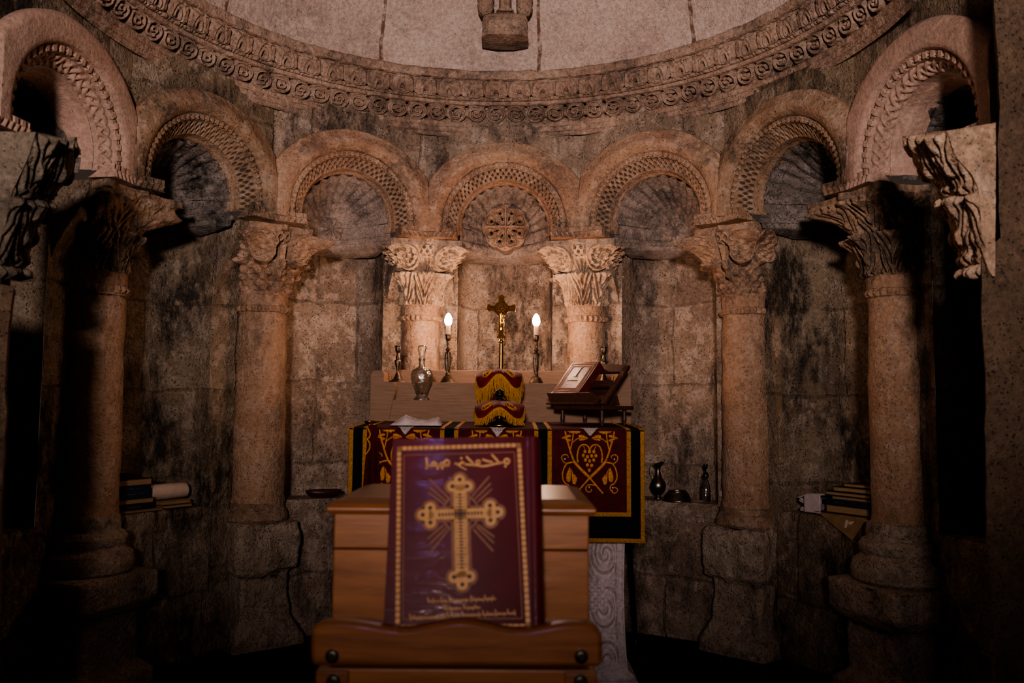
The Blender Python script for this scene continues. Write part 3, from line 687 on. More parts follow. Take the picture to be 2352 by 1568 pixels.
# ------------------------------------------------------------------ carved bracket on the dome
o = at(1160, 75, 4.40); t = thing('stone_bracket', 'small moulded stone bracket with twin scrolls on the half-dome', 'bracket', (o[0], o[1], o[2]))
k = 4.40/F_PX
def slab(rows):   # rows: (y px from 75, half px, depth)
    pts = [(hw*k, -y*k, d) for y, hw, d in rows]; m = MB(); P = []
    for hw, z, d in pts:
        x = np.array([-hw, -hw*.98, -hw*.7, 0, hw*.7, hw*.98, hw]); y = -np.array([-.05, d*.75, d, d, d, d*.75, -.05]); P.append(np.stack([x, y, z + 0*x], -1))
    P = np.array(P); m.grid(P); m.poly(P[0][::-1]); m.poly(P[-1]); return m
slab([(-36, 30, .06), (-31, 33, .07), (-30, 40, .08), (-27, 50, .09), (-12, 54, .11), (-10, 51, .105), (-7, 51, .105), (10, 53, .11), (12, 54, .115), (27, 55, .115), (29, 45, .08), (33, 20, .02)]).build('moulded_base', M['cornice'], t, angle=35)
slab([(-120, 14, .07), (-44, 14.5, .07), (-42, 20, .08), (-36, 22, .085)]).build('shaft', M['cornice'], t, angle=35)
for sx in (-46, 45):
    m = MB(); m.lathe([(.001, -.078), (12*k, -.075), (18*k, -.05), (19.5*k, -.02), (17.5*k, -.012), (19.5*k, 0), (19.5*k, .06), (15*k, .08)], 40); 
    m.xform(frame((sx*k, -.05, .14), (1, 0, 0), (0, 1, 0))); m.build('scroll', M['cornice'], t)

# ------------------------------------------------------------------ altar
YF, YB = 3.56, 4.12
def xat(px, Y=YF): return (px - 1176)/F_PX*Y
ztop_b, ztop_f = at(1140, 969, YB)[2], at(1140, 984, YF)[2]
def ztop(y): return ztop_b + (ztop_f - ztop_b)*np.clip((YB - y)/(YB - YF), 0, 1)
xl, xr = at(806, 1000, YF)[0], at(1474, 1000, YF)[0]
t = thing('altar_table', 'carved white stone altar table under the embroidered cloth', 'altar', ((xl + xr)/2, (YF + YB)/2, 0))
cx_, cy_ = (xl + xr)/2, (YF + YB)/2
m = MB(); m.box((xl - cx_ + .02, YF - cy_ + .02, ztop_f - .075), (xr - cx_ - .02, YB - cy_ + .36, ztop_f - .008)); m.build('tabletop', M['marble'], t, False, .006)
def leg(xc, sgn):
    zz = np.linspace(.0, ztop_f - .078, 150); tz = zz/zz[-1]
    hw = .141 + .036*((tz - .42)/.58)**2*(tz > .42) + .022*((.42 - tz)/.42)**2*(tz <= .42)
    hw = hw + .022*sstep(.08, .06, tz) ; uu = np.linspace(-1, 1, 110)
    front = YF + .06
    U = uu[None, :]*hw[:, None]; x = U/.11; 
    cs = .115*2
    s1 = np.cos(2*PI*(np.hypot(((x*1.6) % 2) - 1, ((zz[:, None]/.105) % 2) - 1))*2.1 + np.arctan2(((zz[:, None]/.105) % 2) - 1, ((x*1.6) % 2) - 1))
    gr = np.cos(x*24)*np.cos(zz[:, None]*230); blob = np.exp(-(((x - .25*sgn)/.42)**2 + ((zz[:, None] - .36)/.055)**2)**2)
    inside = sstep(.80, .74, np.abs(uu))[None, :]*sstep(.10, .115, tz)[:, None]*sstep(1.02, .97, tz)[:, None]
    h = inside*(-.012 + .010*np.where(blob > .3, np.sign(gr)*np.abs(gr)**.5, s1)) + .006*np.exp(-((np.abs(uu) - .9)/.06)**2)[None, :]
    h = h + .014*np.exp(-((tz - .05)/.02)**2)[:, None]
    P = np.stack([xc - cx_ + U, front - cy_ + 0*U - h, zz[:, None] + 0*U], -1)
    m = MB().grid(P, flip=False)
    for e, fl in ((0, False), (-1, True)):
        S = np.stack([P[:, e], P[:, e] + np.array([0, .30, 0])], 1); m.grid(S, flip=not fl)
    m.build('leg', M['marble'], t)
    mm = MB(); w0 = hw[0] + .012; mm.box((xc - cx_ - w0, front - cy_ - .02, 0), (xc - cx_ + w0, front - cy_ + .32, .035)); mm.build('foot', M['marble'], t, False, .006)
leg(at(1352, 1400, YF + .06)[0], 1); leg(at(928, 1400, YF + .06)[0], -1)

# altar cloth: local x,z on the front plane, origin at the top edge centre
zc0 = ztop_f
t = thing('altar_cloth', 'navy altar cloth with wine-red embroidered panels and gold braid', 'cloth', (cx_, YF, zc0), 0)
hem = at(1140, 1243, YF)[2] - zc0
def wav(x, z): return .006*np.sin(x*17 + 1)*np.clip(-z/.4, 0, 1) + .003*np.sin(x*41)
def cloth_pt(x, z, off):
    """x across, z<=0 down the front, z>0 back over the table top; off = height above the cloth"""
    x = np.asarray(x, float); z = np.asarray(z, float); R = .012
    fr = z < 0
    y = np.where(fr, -R*np.exp(z/.01)*0 - off + wav(x, z) - .010, z - .010)
    zz = np.where(fr, z, (ztop_b - ztop_f)*z/(YB - YF) + off)
    k = np.exp(-(z/.012)**2); zz = zz - .006*k; y = y + .004*k
    return np.stack([x, y, zz], -1)
def patch(x0, x1, z0, z1, off, nx=None, nz=None):
    nx = nx or max(3, int((x1 - x0)/.012) + 2); zs = np.linspace(z0, z1, nz or max(4, int((z1 - z0)/.010) + 2))
    if z0 < 0 < z1: zs = np.sort(np.r_[zs, -.008, -.004, 0.0001, .004, .008])
    x = np.linspace(x0, x1, nx); X_, Z_ = np.meshgrid(x, zs); return cloth_pt(X_, Z_, off)
def cxp(px): return at(px, 1100, YF)[0] - cx_
def czp(py): return at(1350, py, YF)[2] - zc0
m = MB().grid(patch(cxp(800), cxp(1480), hem, YB - YF - .004, .0006)); sol = m.build('navy_ground', M['navy'], t)
mg = MB()
def braidstrip(x0, z0, x1, z1, w, ztop_=None):
    """rope-textured braid along a straight run"""
    L = math.hypot(x1 - x0, z1 - z0); n = int(L/.0035) + 4; s = np.linspace(0, L, n); v = np.linspace(-1, 1, 9)
    ex, ez = (x1 - x0)/L, (z1 - z0)/L; nx, nz = -ez, ex
    X_ = x0 + ex*s[:, None] + nx*v*w/2; Z_ = z0 + ez*s[:, None] + nz*v*w/2
    h = .0022 + .0016*(1 - v**2) + .0012*np.sin(2*PI*(s[:, None]/.011 + v*.5))*(1 - v**4)
    P = cloth_pt(X_, Z_, h); mg.grid(P)
bw = .0165
zb = YB - YF - .004
# vertical braids (front and over the top), pairs at each navy band
for px in (805, 838, 1014, 1048, 1246, 1263-0, 1444, 1474): pass
runs = [(805.5, 1), (837.5, 0), (1015, 0), (1047, 0), (1231, 0), (1262, 0), (1443.5, 0), (1474.5, 1)]
zin = czp(1180)
for px, outer in runs:
    x = cxp(px); braidstrip(x, hem if outer else zin, x, -.001, bw); braidstrip(x, .001, x, zb, bw)
braidstrip(cxp(800), hem + bw/2, cxp(1480), hem + bw/2, bw)
for a_, b_ in ((837.5, 1015), (1047, 1231), (1262, 1443.5)): braidstrip(cxp(a_) - bw/2, zin, cxp(b_) + bw/2, zin, bw)
mg.build('braid_trim', M['braid'], t)
PAN = [MB().grid(patch(cxp(a_), cxp(b_), zin, zb, .0012)).build('red_panel', M['red'], t) for a_, b_ in ((837.5, 1015), (1047, 1231), (1262, 1443.5))]
# vine embroidery, drawn once around its own axis (pixels of the close-up, 5.227 to one photo pixel)
S = 5.227
strokes = [([(755,900),(690,822),(640,765),(597,715)], 13), ([(597,715),(550,668),(500,620),(450,570),(410,520)], 20), ([(410,520),(385,460),(365,400),(345,330),(325,270)], 14), ([(325,270),(310,210),(303,160),(303,118)], 12),
 ([(368,370),(380,310),(392,250),(400,170)], 10), ([(392,290),(425,262),(470,236)], 9),
 ([(597,378),(580,340),(550,318),(515,314),(478,336),(456,390),(447,450),(450,500),(458,530)], 12),
 ([(412,528),(360,528),(320,545),(290,590),(268,660),(272,730),(300,780),(345,802)], 11), ([(345,802),(356,835),(345,862),(318,868)], 9),
 ([(400,528),(345,540),(300,540),(268,510),(256,468),(276,440),(310,434),(338,452),(336,478)], 9),
 ([(345,802),(352,846),(330,884),(298,900),(266,880),(262,846),(290,826),(318,832)], 9), ([(520,330),(540,370),(545,395)], 7)]
single = [([(665,805),(620,795),(575,800),(548,832),(556,872),(592,890),(620,872),(618,848)], 9)]
grapes = [(540,400),(595,400),(645,400),(520,448),(570,462),(620,452),(670,450),(545,500),(595,512),(645,500),(570,560),(620,566),(592,622)]
leaves = [[(355,585),(335,625),(320,660),(312,710),(318,752),(345,768),(368,748),(376,690),(372,640)], [(362,592),(392,640),(398,665),(425,680),(430,700),(450,715),(440,760),(425,795),(395,788),(385,740),(384,690),(378,640)],
 [(330,118),(325,140),(345,150),(350,172),(375,168),(390,188),(415,180),(440,190),(455,172),(482,168),(482,145),(498,128),(495,118)],
 [(250,240),(300,214),(345,196),(372,206),(366,226),(330,236)], [(250,244),(320,244),(355,248),(378,262),(355,282),(330,284),(318,258)], [(462,238),(465,205),(490,196),(525,205),(560,225),(578,242)], [(468,246),(578,246),(535,258),(525,270),(505,264),(495,274),(470,268)]]
gems = [(298,490),(892,490),(310,822),(873,830),(592,828)]
def vine(pxc, t):
    m = MB(); ox = 597
    def mp(p, mir): return (((ox - (p[0] - ox)) if mir else p[0]) - ox)/S, p[1]/S
    def to(p, off=.0018):
        x = cxp(pxc + p[0]); z = czp(960 + p[1]); return x, z
    def ribbon(pts, w, mir):
        pts = np.array([mp(p, mir) for p in pts]); n = max(10, len(pts)*6)
        # smooth through the points
        k = np.linspace(0, len(pts) - 1, n); xs_ = np.interp(k, range(len(pts)), pts[:, 0]); ys_ = np.interp(k, range(len(pts)), pts[:, 1])
        for _ in range(6): xs_[1:-1] = (xs_[:-2] + 2*xs_[1:-1] + xs_[2:])/4; ys_[1:-1] = (ys_[:-2] + 2*ys_[1:-1] + ys_[2:])/4
        x = np.array([cxp(pxc + a) for a in xs_]); z = np.array([czp(960 + a) for a in ys_]); r = w/S*YF/F_PX
        tx, tz = np.gradient(x), np.gradient(z); L = np.hypot(tx, tz) + 1e-9; nx, nz = -tz/L, tx/L; v = np.linspace(-1, 1, 7)
        X_ = x[:, None] + nx[:, None]*v*r; Z_ = z[:, None] + nz[:, None]*v*r
        h = .0020 + .0022*np.sqrt(np.clip(1 - v**2, 0, 1)) + .0005*np.sin(np.arange(n)[:, None]*2.1 + v*4); m.grid(cloth_pt(X_, np.minimum(Z_, -.001), h))
    for mir in (0, 1):
        for pts, w in strokes: ribbon(pts, w*.8, mir)
        for lf in leaves:
            p = np.array([mp(q, mir) for q in lf]); c = p.mean(0); rings = []
            for s_ in (0.05, .5, .85, 1): rings.append(c + (p - c)*s_)
            G = np.array(rings); X_ = np.vectorize(lambda a: cxp(pxc + a))(G[..., 0]); Z_ = np.vectorize(lambda a: czp(960 + a))(G[..., 1])
            h = np.array([.0052, .0046, .0032, .0016])[:, None] + .0007*np.sin(np.arange(G.shape[1])*2.7)[None, :]
            m.grid(cloth_pt(X_, np.minimum(Z_, -.001), h), cv=True)
    for pts, w in single: ribbon(pts, w*.8, 0)
    m.build('vine_embroidery', M['gold'], t)
    m = MB()
    for g in grapes:
        p = mp(g, 0); x, z = to(p); m.ball((x, float(cloth_pt(x, z, .002)[1]), z), 20/S*YF/F_PX, 12, (1, .35, 1.15))
    m.build('grape_cluster', M['gold'], t)
    m = MB()
    for g in gems:
        p = mp(g, 0); x, z = to(p); m.ball((x, float(cloth_pt(x, z, .003)[1]), z), 12/S*YF/F_PX, 8, (1, .6, 1))
    m.build('rhinestones', M['rhine'], t)['kind'] = 'stuff'
for pxc, pn in ((1354, PAN[2]), (1140, PAN[1]), (927, PAN[0])): vine(pxc, pn)
for px, w, hgt in ((1355, 22, 14), (1142, 22, 18), (930, 20, 14)):
    x = cxp(px); ww = w*YF/F_PX; hh = hgt*YF/F_PX
    m = MB(); G = np.array([[(x + ww*u*(1 - .9*v), .03*(1 - v) - hh*v) for u in np.linspace(-1, 1, 15)] for v in np.linspace(0, 1, 8)]); m.grid(cloth_pt(G[..., 0], G[..., 1], .004 + .001*np.sin(np.arange(15)*2.2))); m.build('lace_tip', M['lace'], t)
# wine-red stole hanging over the decanter end
t = thing('red_stole', 'plain wine-red stole with scalloped cord, hanging at the altar cloth end below the decanter', 'stole', (cx_, YF - .02, zc0))
s = np.linspace(0, 1, 60); u = np.linspace(0, 1, 50); ztop_s, zbot = .012, czp(1300)
x0 = cxp(846) + (cxp(826) - cxp(846))*s; x1 = cxp(866) + (cxp(892) - cxp(866))*s
X_ = x0[:, None] + (x1 - x0)[:, None]*u; Z_ = (ztop_s + (zbot - ztop_s)*s)[:, None] + 0*u
Yf_ = -.004 - .016*np.abs(np.sin(u*PI*2.5 + .4))[None, :]*sstep(0, .35, s)[:, None]
MB().grid(np.stack([X_, Yf_, Z_], -1)).build('cloth', M['red'], t)
m = MB(); pts = [(846, 985), (853, 1000), (850, 1008), (845, 1011), (852, 1020), (852, 1032), (846, 1042), (843, 1046)]
k = np.linspace(0, len(pts) - 1, 60); px_ = np.interp(k, range(len(pts)), [p[0] for p in pts]); py_ = np.interp(k, range(len(pts)), [p[1] for p in pts])
for _ in range(4): px_[1:-1] = (px_[:-2] + 2*px_[1:-1] + px_[2:])/4; py_[1:-1] = (py_[:-2] + 2*py_[1:-1] + py_[2:])/4
m.tube(np.stack([[cxp(a) for a in px_], np.full(60, -.022), [czp(a) for a in py_]], -1), .0032, 8); m.build('cord', M['gold'], t)

# ------------------------------------------------------------------ gradine (stepped shelf behind the altar)
YR1, YR0 = 4.20, 4.34
zs1, zs0, zbk = at(1150, 880, YR0 - .06)[2], at(1150, 920, YR1 - .05)[2], at(1150, 851, YR0 + .10)[2]
gx0, gx1 = at(850, 900, YB)[0], at(1450, 900, YB)[0]
t = thing('stepped_altar_shelf', 'pale limestone stepped shelf behind the altar with scrolled ends', 'shelf', (0, 0, 0))
MB().box((gx0 + .02, YB + .005, ztop_f - .006), (gx1 - .02, YR0, zs0)).build('lower_step', M['limestone'], t, False, .004)
MB().box((gx0 + .02, YR1, zs0 - .02), (gx1 - .02, YR0 + .12, zs1)).build('upper_step', M['limestone'], t, False, .004)
MB().box((gx0 + .02, YR0 + .07, zs1 - .02), (gx1 - .02, YR0 + .12, zbk)).build('back_panel', M['limestone'], t, False, .004)
def cheek(x0, sg):
    w = .062; h0, h1 = zs0 - .12, at(866, 850, YB)[2]
    pts = [(0, h0), (0, h1 - .028)] + [(.028 - .028*math.cos(a), h1 - .028 + .028*math.sin(a)) for a in np.linspace(0, PI/2, 7)[1:]] + [(w*.72, h1)] + [(w*.72 + .018*math.sin(a), h1 - .018 + .018*math.cos(a)) for a in np.linspace(0, PI/2, 6)[1:]] + [(w, h1 - .045), (w + .004, zs1), (w*.95 + .05, zs1 - .004), (w + .055, zs1 - .03), (w + .045, zs0 + .005), (w*.9 + .03, h0)]
    pts = [(x0 + sg*p[0], p[1]) for p in pts]
    if sg < 0: pts = pts[::-1]
    m = MB().prism(pts[::-1], .26, frame((0, YB - .0, 0), (1, 0, 0), (0, 1, 0))); m.build('scrolled_end', M['limestone'], t, True, .003, angle=30)
cheek(gx0, 1); cheek(gx1, -1)

# ------------------------------------------------------------------ candlesticks
YC = YR0 - .02
def lathe_px(rows, Y, y0, mat, name, parent, n=40, disp=None):
    """rows: (half width px, row px); y0 = foot row"""
    k = Y/F_PX; return MB().lathe([(max(w, .05)*k, (y0 - y)*k) for w, y in rows], n, disp=disp).build(name, mat, parent, angle=50)
def lit_candle(px, yb):
    p = at(px, yb, YC); t = thing('electric_candlestick', '', 'candlestick', (p[0], p[1], zs1 + .001), 0, 'lit candlesticks on the altar shelf')
    lathe_px([(17.5, 879), (17.5, 878), (16, 875), (12, 868), (8.5, 863.5), (6, 862.5), (5, 861), (5.5, 858), (4.2, 856)], YC, 879, M['silver'], 'base', t)
    lathe_px([(3.8, 858), (3.4, 852), (5.0, 849), (5.2, 844), (6.3, 836), (6.6, 824), (6.0, 814), (6.4, 810.5), (4.4, 808), (2.6, 806), (5.6, 803), (5.6, 801), (2.6, 798), (3.8, 793), (2.8, 789), (3.6, 785), (3.0, 783)], YC, 879, M['silver'], 'stem', t, 48,
             lambda P, a: .0022*np.sin(a*7 + P[..., 2]*260)*((P[..., 2] > .06) & (P[..., 2] < .145)))
    lathe_px([(3.2, 783), (5.5, 780), (6.5, 774), (6.2, 770), (7.6, 769), (7.6, 767.5), (4, 767)], YC, 879, M['silver'], 'cup', t)
    sl_ = lathe_px([(5.6, 768), (5.6, 746), (4, 745)], YC, 879, M['bakelite'], 'sleeve', t)
    lathe_px([(4.5, 746.5), (7.8, 741), (8.8, 736), (8.0, 729), (5.6, 723), (2.4, 719), (.6, 717.6)], YC, 879, M['bulb'], 'bulb', sl_, 14)
    return t
c1 = lit_candle(1028, 879); c1['label'] = 'lit electric candlestick beside the glass decanter'
p2 = at(1231, 881, YC); copy_tree(c1, (p2[0], p2[1], zs1 + .001), 'lit electric candlestick beside the leaning book on its stand')
def small_candle(px, name_label):
    p = at(px, 877, YC - .03); t = thing('silver_candlestick', name_label, 'candlestick', (p[0], p[1], zs1 + .001), 0, 'unlit silver candlesticks on the altar shelf')
    lathe_px([(21, 877), (21, 876), (19, 874), (12, 871), (8, 866), (5.5, 859), (4.2, 856)], YC, 877, M['silver'], 'base', t, 40)
    lathe_px([(4, 857), (2.6, 852), (3.6, 848), (5.0, 842), (6.6, 835), (7.6, 829), (7.0, 826), (4.5, 824.5), (5.6, 821), (3.6, 814), (2.6, 810)], YC, 877, M['silver'], 'stem', t, 40)
    lathe_px([(2.6, 811), (5.5, 807), (6.6, 800), (6.2, 796), (7.8, 794.5), (7.8, 793), (4.6, 793), (4.4, 800)], YC, 877, M['silver'], 'cup', t, 40)
    return t
s1 = small_candle(913, 'unlit silver candlestick at the scrolled shelf end, behind the decanter')
p2 = at(1387, 880, YC - .03); copy_tree(s1, (p2[0], p2[1], zs1 + .001), 'unlit silver candlestick seen through the wooden book stand')
# decanter
YD = YR1 - .05; p = at(968, 918, YD); t = thing('glass_decanter', 'bubbled pressed-glass decanter with tall stopper', 'decanter', (p[0], p[1], zs0 + .001))
lathe_px([(18.5, 918), (18.5, 916.5), (14, 911), (11, 908), (11.5, 903), (15, 893), (21, 880), (24, 868), (24, 860), (20, 851), (12, 845), (8, 842), (6.6, 836), (6.6, 829), (8, 826.5), (8, 823), (5.4, 823), (5.2, 836), (6.5, 842.5), (10.5, 846.5), (18.5, 853), (22, 861), (22, 868), (19, 879), (13, 893), (9.5, 902), (1, 904)], YD, 918, M['glass'], 'body', t, 80,
         lambda P, a: .0042*np.abs(np.sin(a*9 + np.floor(P[..., 2]*48)*1.57)*np.sin(P[..., 2]*150))*((P[..., 2] > .022) & (P[..., 2] < .138)))
lathe_px([(4.5, 829), (7.4, 824), (5.4, 820), (5.6, 816), (8.0, 806), (9.6, 799), (9.2, 795), (6, 793), (.5, 792.6)], YD, 918, M['glass'], 'stopper', t, 32, lambda P, a: .0008*np.sin(a*10))

# ------------------------------------------------------------------ crucifix
YX = YR1 - .035; p = at(1150, 920, YX); t = thing('processional_crucifix', 'brass crucifix with a hanging figure on a tall pole', 'crucifix', (p[0], p[1], zs0 + .001)); k = YX/F_PX
lathe_px([(16, 920), (15, 916), (7, 911), (5.4, 905), (5.4, 795), (5.2, 792)], YX, 920, M['brass'], 'pole', t, 24)
lathe_px([(5.2, 793), (6.5, 792), (6.5, 790), (4.4, 788.5), (5.8, 786), (5.8, 783), (3.4, 779), (4, 776)], YX, 920, M['brass'], 'knop', t, 24)
def zp(y): return (920 - y)*k
def xp(x): return (x - 1151.5)*k
half = [(1145, 776), (1143, 777), (1140.5, 774), (1143.5, 771), (1144.8, 765), (1145, 735), (1145, 724), (1140, 722), (1137, 717), (1133, 714), (1129, 713), (1124, 714.5), (1121, 716.5), (1119, 713), (1118, 707), (1119, 701), (1121.5, 697.5), (1125, 699), (1130, 701.5), (1135.5, 702), (1137.5, 699), (1140.5, 695.5), (1144.5, 692.5), (1145.5, 689.5), (1143.5, 684.5), (1141.8, 682), (1144.5, 680.5), (1148.5, 677.5), (1151.5, 674.5)]
outl = [(xp(x), zp(y)) for x, y in half] + [(xp(2303 - x), zp(y)) for x, y in half[::-1][1:]]
m = MB().prism(outl, .010, frame((0, -.005, 0), (1, 0, 0), (0, 1, 0))); crs_ = m.build('cross', M['brass_cast'], t, True, .0022, angle=35)
m = MB()
inner = [(x + (1151.5 - x)*.28, y + (707 - y)*.06) for x, y in half]
for pth in ([(1146.5, 770), (1147, 735), (1147.3, 725)], [(1139, 704), (1127, 703), (1122, 702), (1121, 707), (1122, 713), (1127, 712), (1139, 711)], [(1147.5, 694), (1147, 688), (1145.5, 684), (1151.5, 679)]):
    for sg in (1, -1):
        q = [(xp(1151.5 + sg*(x - 1151.5)), -.0065, zp(y)) for x, y in pth]; m.tube(q, .0017, 6)
for a in np.linspace(0, 2*PI, 14, endpoint=False): m.ball((14*k*math.cos(a), -.006, zp(707) + 14*k*math.sin(a)), .0030, 8)
m.build('rim_ornament', M['brass_cast'], crs_)
m = MB()   # corpus: one body
def limb(pts, rad): 
    n = 14; kk = np.linspace(0, len(pts) - 1, n); P = np.stack([np.interp(kk, range(len(pts)), [q[j] for q in pts]) for j in range(3)], -1); m.tube(P, np.interp(kk, range(len(rad)), rad), 10)
J = lambda x, y, d=-.013: (xp(x), d, zp(y))
limb([J(1151.5, 713), J(1151.5, 719), J(1152, 727), J(1152.5, 733)], [.0032, .0072, .0056, .0062])
for sg in (-1, 1):
    limb([J(1151.5 + sg*2.5, 716), J(1151.5 + sg*9, 711, -.012), J(1151.5 + sg*16, 706, -.009)], [.0032, .0025, .0018])
    limb([J(1152.5 + sg*1.6, 732), J(1153.2 + sg*1.4, 742, -.017), J(1152 + sg*.8, 753, -.012), J(1151.3 + sg*.8, 759, -.013)], [.0048, .0037, .0028, .0022])
m.ball((xp(1152.5), -.016, zp(709.5)), .0058, 12, (.85, .9, 1.15))
co = m.build('corpus', M['brass'], crs_); rm = co.modifiers.new('body', 'REMESH'); rm.mode = 'VOXEL'; rm.voxel_size = .0013; rm.use_smooth_shade = True

# ------------------------------------------------------------------ veiled chalices
def veil(px, Y, ytop, ybase, wid, hem_mid, hem_low, fr_len, lab, knob=None, emb=True, flat=.0):
    k = Y/F_PX; base = at(px, ybase, Y); zb_ = ztop(Y) + .002
    t = thing('veiled_chalice', lab, 'veil', (base[0], base[1], zb_), 0, 'veiled vessels on the altar'); H = lambda y: max((ybase - y)*k, .002)
    R = wid/2*k; na = 160; an = np.linspace(0, 2*PI, na, endpoint=False)
    cz = .5 + .5*np.cos(4*an + 0)            # 1 at side middles (front = -90deg), 0 at corners
    zh = H(hem_low) + (H(hem_mid) - H(hem_low))*cz**1.2
    tt = np.linspace(0, 1, 40); prof = np.sin(tt*PI/2)**1.12
    rim = R*(1.0 + .07*(1 - cz)); Rg = rim[None, :]*prof[:, None]*(1 - .05*tt[:, None]**3)
    fall = (1 - np.cos(tt*PI/2))**(1.25 if not flat else .9)
    Z = H(ytop) - (H(ytop) - zh)[None, :]*fall[:, None] - .004*np.abs(np.sin(4*an))[None, :]*tt[:, None]*0
    P = np.stack([Rg*np.cos(an), Rg*np.sin(an), Z], -1); P = displace(P, .003*fbm(P, 25, 3, int(px + Y*10)), cv=True)
    m = MB().grid(P, cv=True); m.poly(P[0]); vc = m.build('veil_cloth', M['red2'], t)
    # gold edge cord and fringe strands
    E_ = P[-1]; m = MB(); m.tube(np.vstack([E_, E_[:1]]), .0030, 8, cap=False); m.build('edge_cord', M['gold'], vc)
    m = MB(); nst = 420; rr_ = np.random.default_rng(int(px) + int(ytop))
    for j in range(nst):
        a = 2*PI*j/nst; f = a/(2*PI)*na; i0 = int(f) % na; i1 = (i0 + 1) % na; e = E_[i0]*(1 - f % 1) + E_[i1]*(f % 1)
        ln = fr_len*k*(.85 + .25*rr_.random()); zb = max(e[2] - ln, .0015); d = np.array([math.cos(a), math.sin(a), 0]); sw = rr_.normal(0, .0018, 2)
        spread = (.018 if e[2] - ln < .0015 else -.006)
        q = [e + d*.001, e + d*.002 + np.array([sw[0], sw[1], -(e[2] - zb)*.5]), np.array([e[0], e[1], zb]) + d*spread*rr_.random() + np.array([sw[1], sw[0], 0])*1.5]
        m.tube(q, [.0014, .0016, .0012], 4, cap=False)
    m.build('fringe', M['fringe'], vc)['kind'] = 'stuff'
    if emb:
        for cxa in (-PI/2 - .62, -PI/2 + .62, PI/2 - .6, PI/2 + .6):
            m = MB()
            for rr0, w in ((.15, 0), (.09, .05)):
                pts = []
                for s_ in np.linspace(0, 2*PI*.9, 26):
                    a = cxa + rr0*1.6*math.cos(s_) + w; r_ = .62 + rr0*1.1*math.sin(s_)
                    i_ = r_*39*.9; fi = int(i_); ja = int((a % (2*PI))/(2*PI)*na) % na; pts.append(P[fi, ja]*(1 - i_ % 1) + P[min(fi+1, 39), ja]*(i_ % 1) + np.array([0, 0, .002]))
                m.tube(pts, .0026, 6)
            m.build('gold_embroidery', M['gold'], vc)
    if knob:
        m = MB(); z0 = H(ytop) - .004
        m.lathe([(.006, z0), (11*k, z0 + .002), (11*k, z0 + .006), (4*k, z0 + 6*k), (4*k, z0 + 8*k), (10*k, z0 + 11*k), (10.5*k, z0 + 15*k), (8*k, z0 + 17*k), (8*k, z0 + 18*k), (9*k, z0 + 20*k), (7*k, z0 + 24*k), (.3*k, z0 + 26*k)], 32); m.build('finial', M['iron'], t)
    m = MB().lathe([(R*.55, .0), (R*.55, .004), (R*.12, .02), (R*.12, H(ytop)*.45), (R*.5, H(ytop)*.6), (R*.52, H(ytop)*.8), (R*.1, H(ytop) - .008)], 24); m.build('vessel', M['brass'], t)
    return t
veil(1146, 3.98, 848, 972, 112, 862, 894, 38, 'taller veiled chalice, gold-fringed and embroidered, standing behind the one with a knob')
veil(1147, 3.78, 922, 981, 120, 941, 966, 18, 'lower veiled vessel with black knob on top and gold fringe spread on cloth', knob=True, emb=True, flat=1)

# ------------------------------------------------------------------ book stand on its little table
e1 = np.array([.68, -.733, 0]); e2 = np.array([.733, .68, 0])
fc = at(1384, 935, 3.74); zt_top = at(1384, 931, 3.74)[2]; zal = ztop(3.74)
o = fc - .29*e1; o[2] = 0     # left corner of the table
t = thing('small_wooden_table', 'small dark wooden table with four turned legs, standing on the altar', 'table', (0, 0, 0))
MT = frame((o[0], o[1], 0), e1, e2)
MB().box((0, 0, zt_top - .018), (.29, .206, zt_top), MT).build('tabletop', M['wood'], t, False, .003)
for (a, c) in ((.03, .03), (.26, .03), (.03, .176), (.26, .176)):
    pw = xf(np.array([[a, c, 0]]), MT)[0]; zf = ztop(pw[1]) + .003; zl = np.linspace(zf, zt_top - .018, 9)
    MB().lathe(list(zip([.006, .0065, .009, .0105, .0095, .007, .0095, .0085, .010], zl)), 16, (pw[0], pw[1], 0)).build('leg', M['wood'], t)
t = thing('folding_book_stand', 'dark wooden folding book stand on the little table', 'book stand', (0, 0, 0))
z0 = zt_top + .0015
# lean frame: e1 across, rising along w
lean = np.array([*(.70*e2[:2]), .714]); nrm = np.cross(e1, lean)     # nrm points to the front/up? keep outward to the reader
if nrm[1] > 0: nrm = -nrm
bo = at(1290, 926, 3.90); bo = o + np.array([0, 0, z0 + .022]) + .035*e2 - .018*e1
MS = frame(bo, e1, -nrm, lean)      # x across, y into the board, z up the board
m = MB()
W_, H_ = .30, .225
m.box((0, 0, 0), (.028, .014, H_ - .01), MS); m.build('side_rail', M['wood'], t, False, .002)
MB().box((W_ - .028, 0, -.02), (W_, .014, H_ - .01), MS).build('side_rail', M['wood'], t, False, .002)
pts = [(0, H_ - .05)] + [(x, H_ - .015 + .02*math.sin(x/W_*PI)) for x in np.linspace(0, W_, 13)] + [(W_, H_ - .05)]
MB().prism(pts, .014, MS).build('top_rail', M['wood'], t, False, .002)
MB().box((.02, .0, .085), (W_ - .02, .012, .108), MS).build('middle_rail', M['wood'], t, False, .002)
MB().box((.02, .0, .0), (W_ - .02, .012, .03), MS).build('bottom_rail', M['wood'], t, False, .002)
pts = [(-.012, .016), (.25, .016), (.30, -.012), (.285, -.035), (.02, -.035)]
MB().prism(pts, .014, frame(bo - .045*(-nrm)*0 - .048*e2 + np.array([0, 0, .016]), e1, e2)).build('ledge', M['wood'], t, False, .002)
MB().box((.0, -.062, -.020), (.28, .0, -.012), frame(bo, e1, e2)).build('ledge_floor', M['wood'], t, False, .002)
# rear support
pts = [(.13, 0), (.155, .10), (.20, .10), (.215, 0)]
MB().prism([(.06, 0), (.10, .11), (.21, .11), (.25, 0)], .012, frame(o + .15*e2 + np.array([0, 0, z0]), e1, np.array([*(e2[:2]*.97), -.0]))).build('support', M['wood'], t, False, .002)
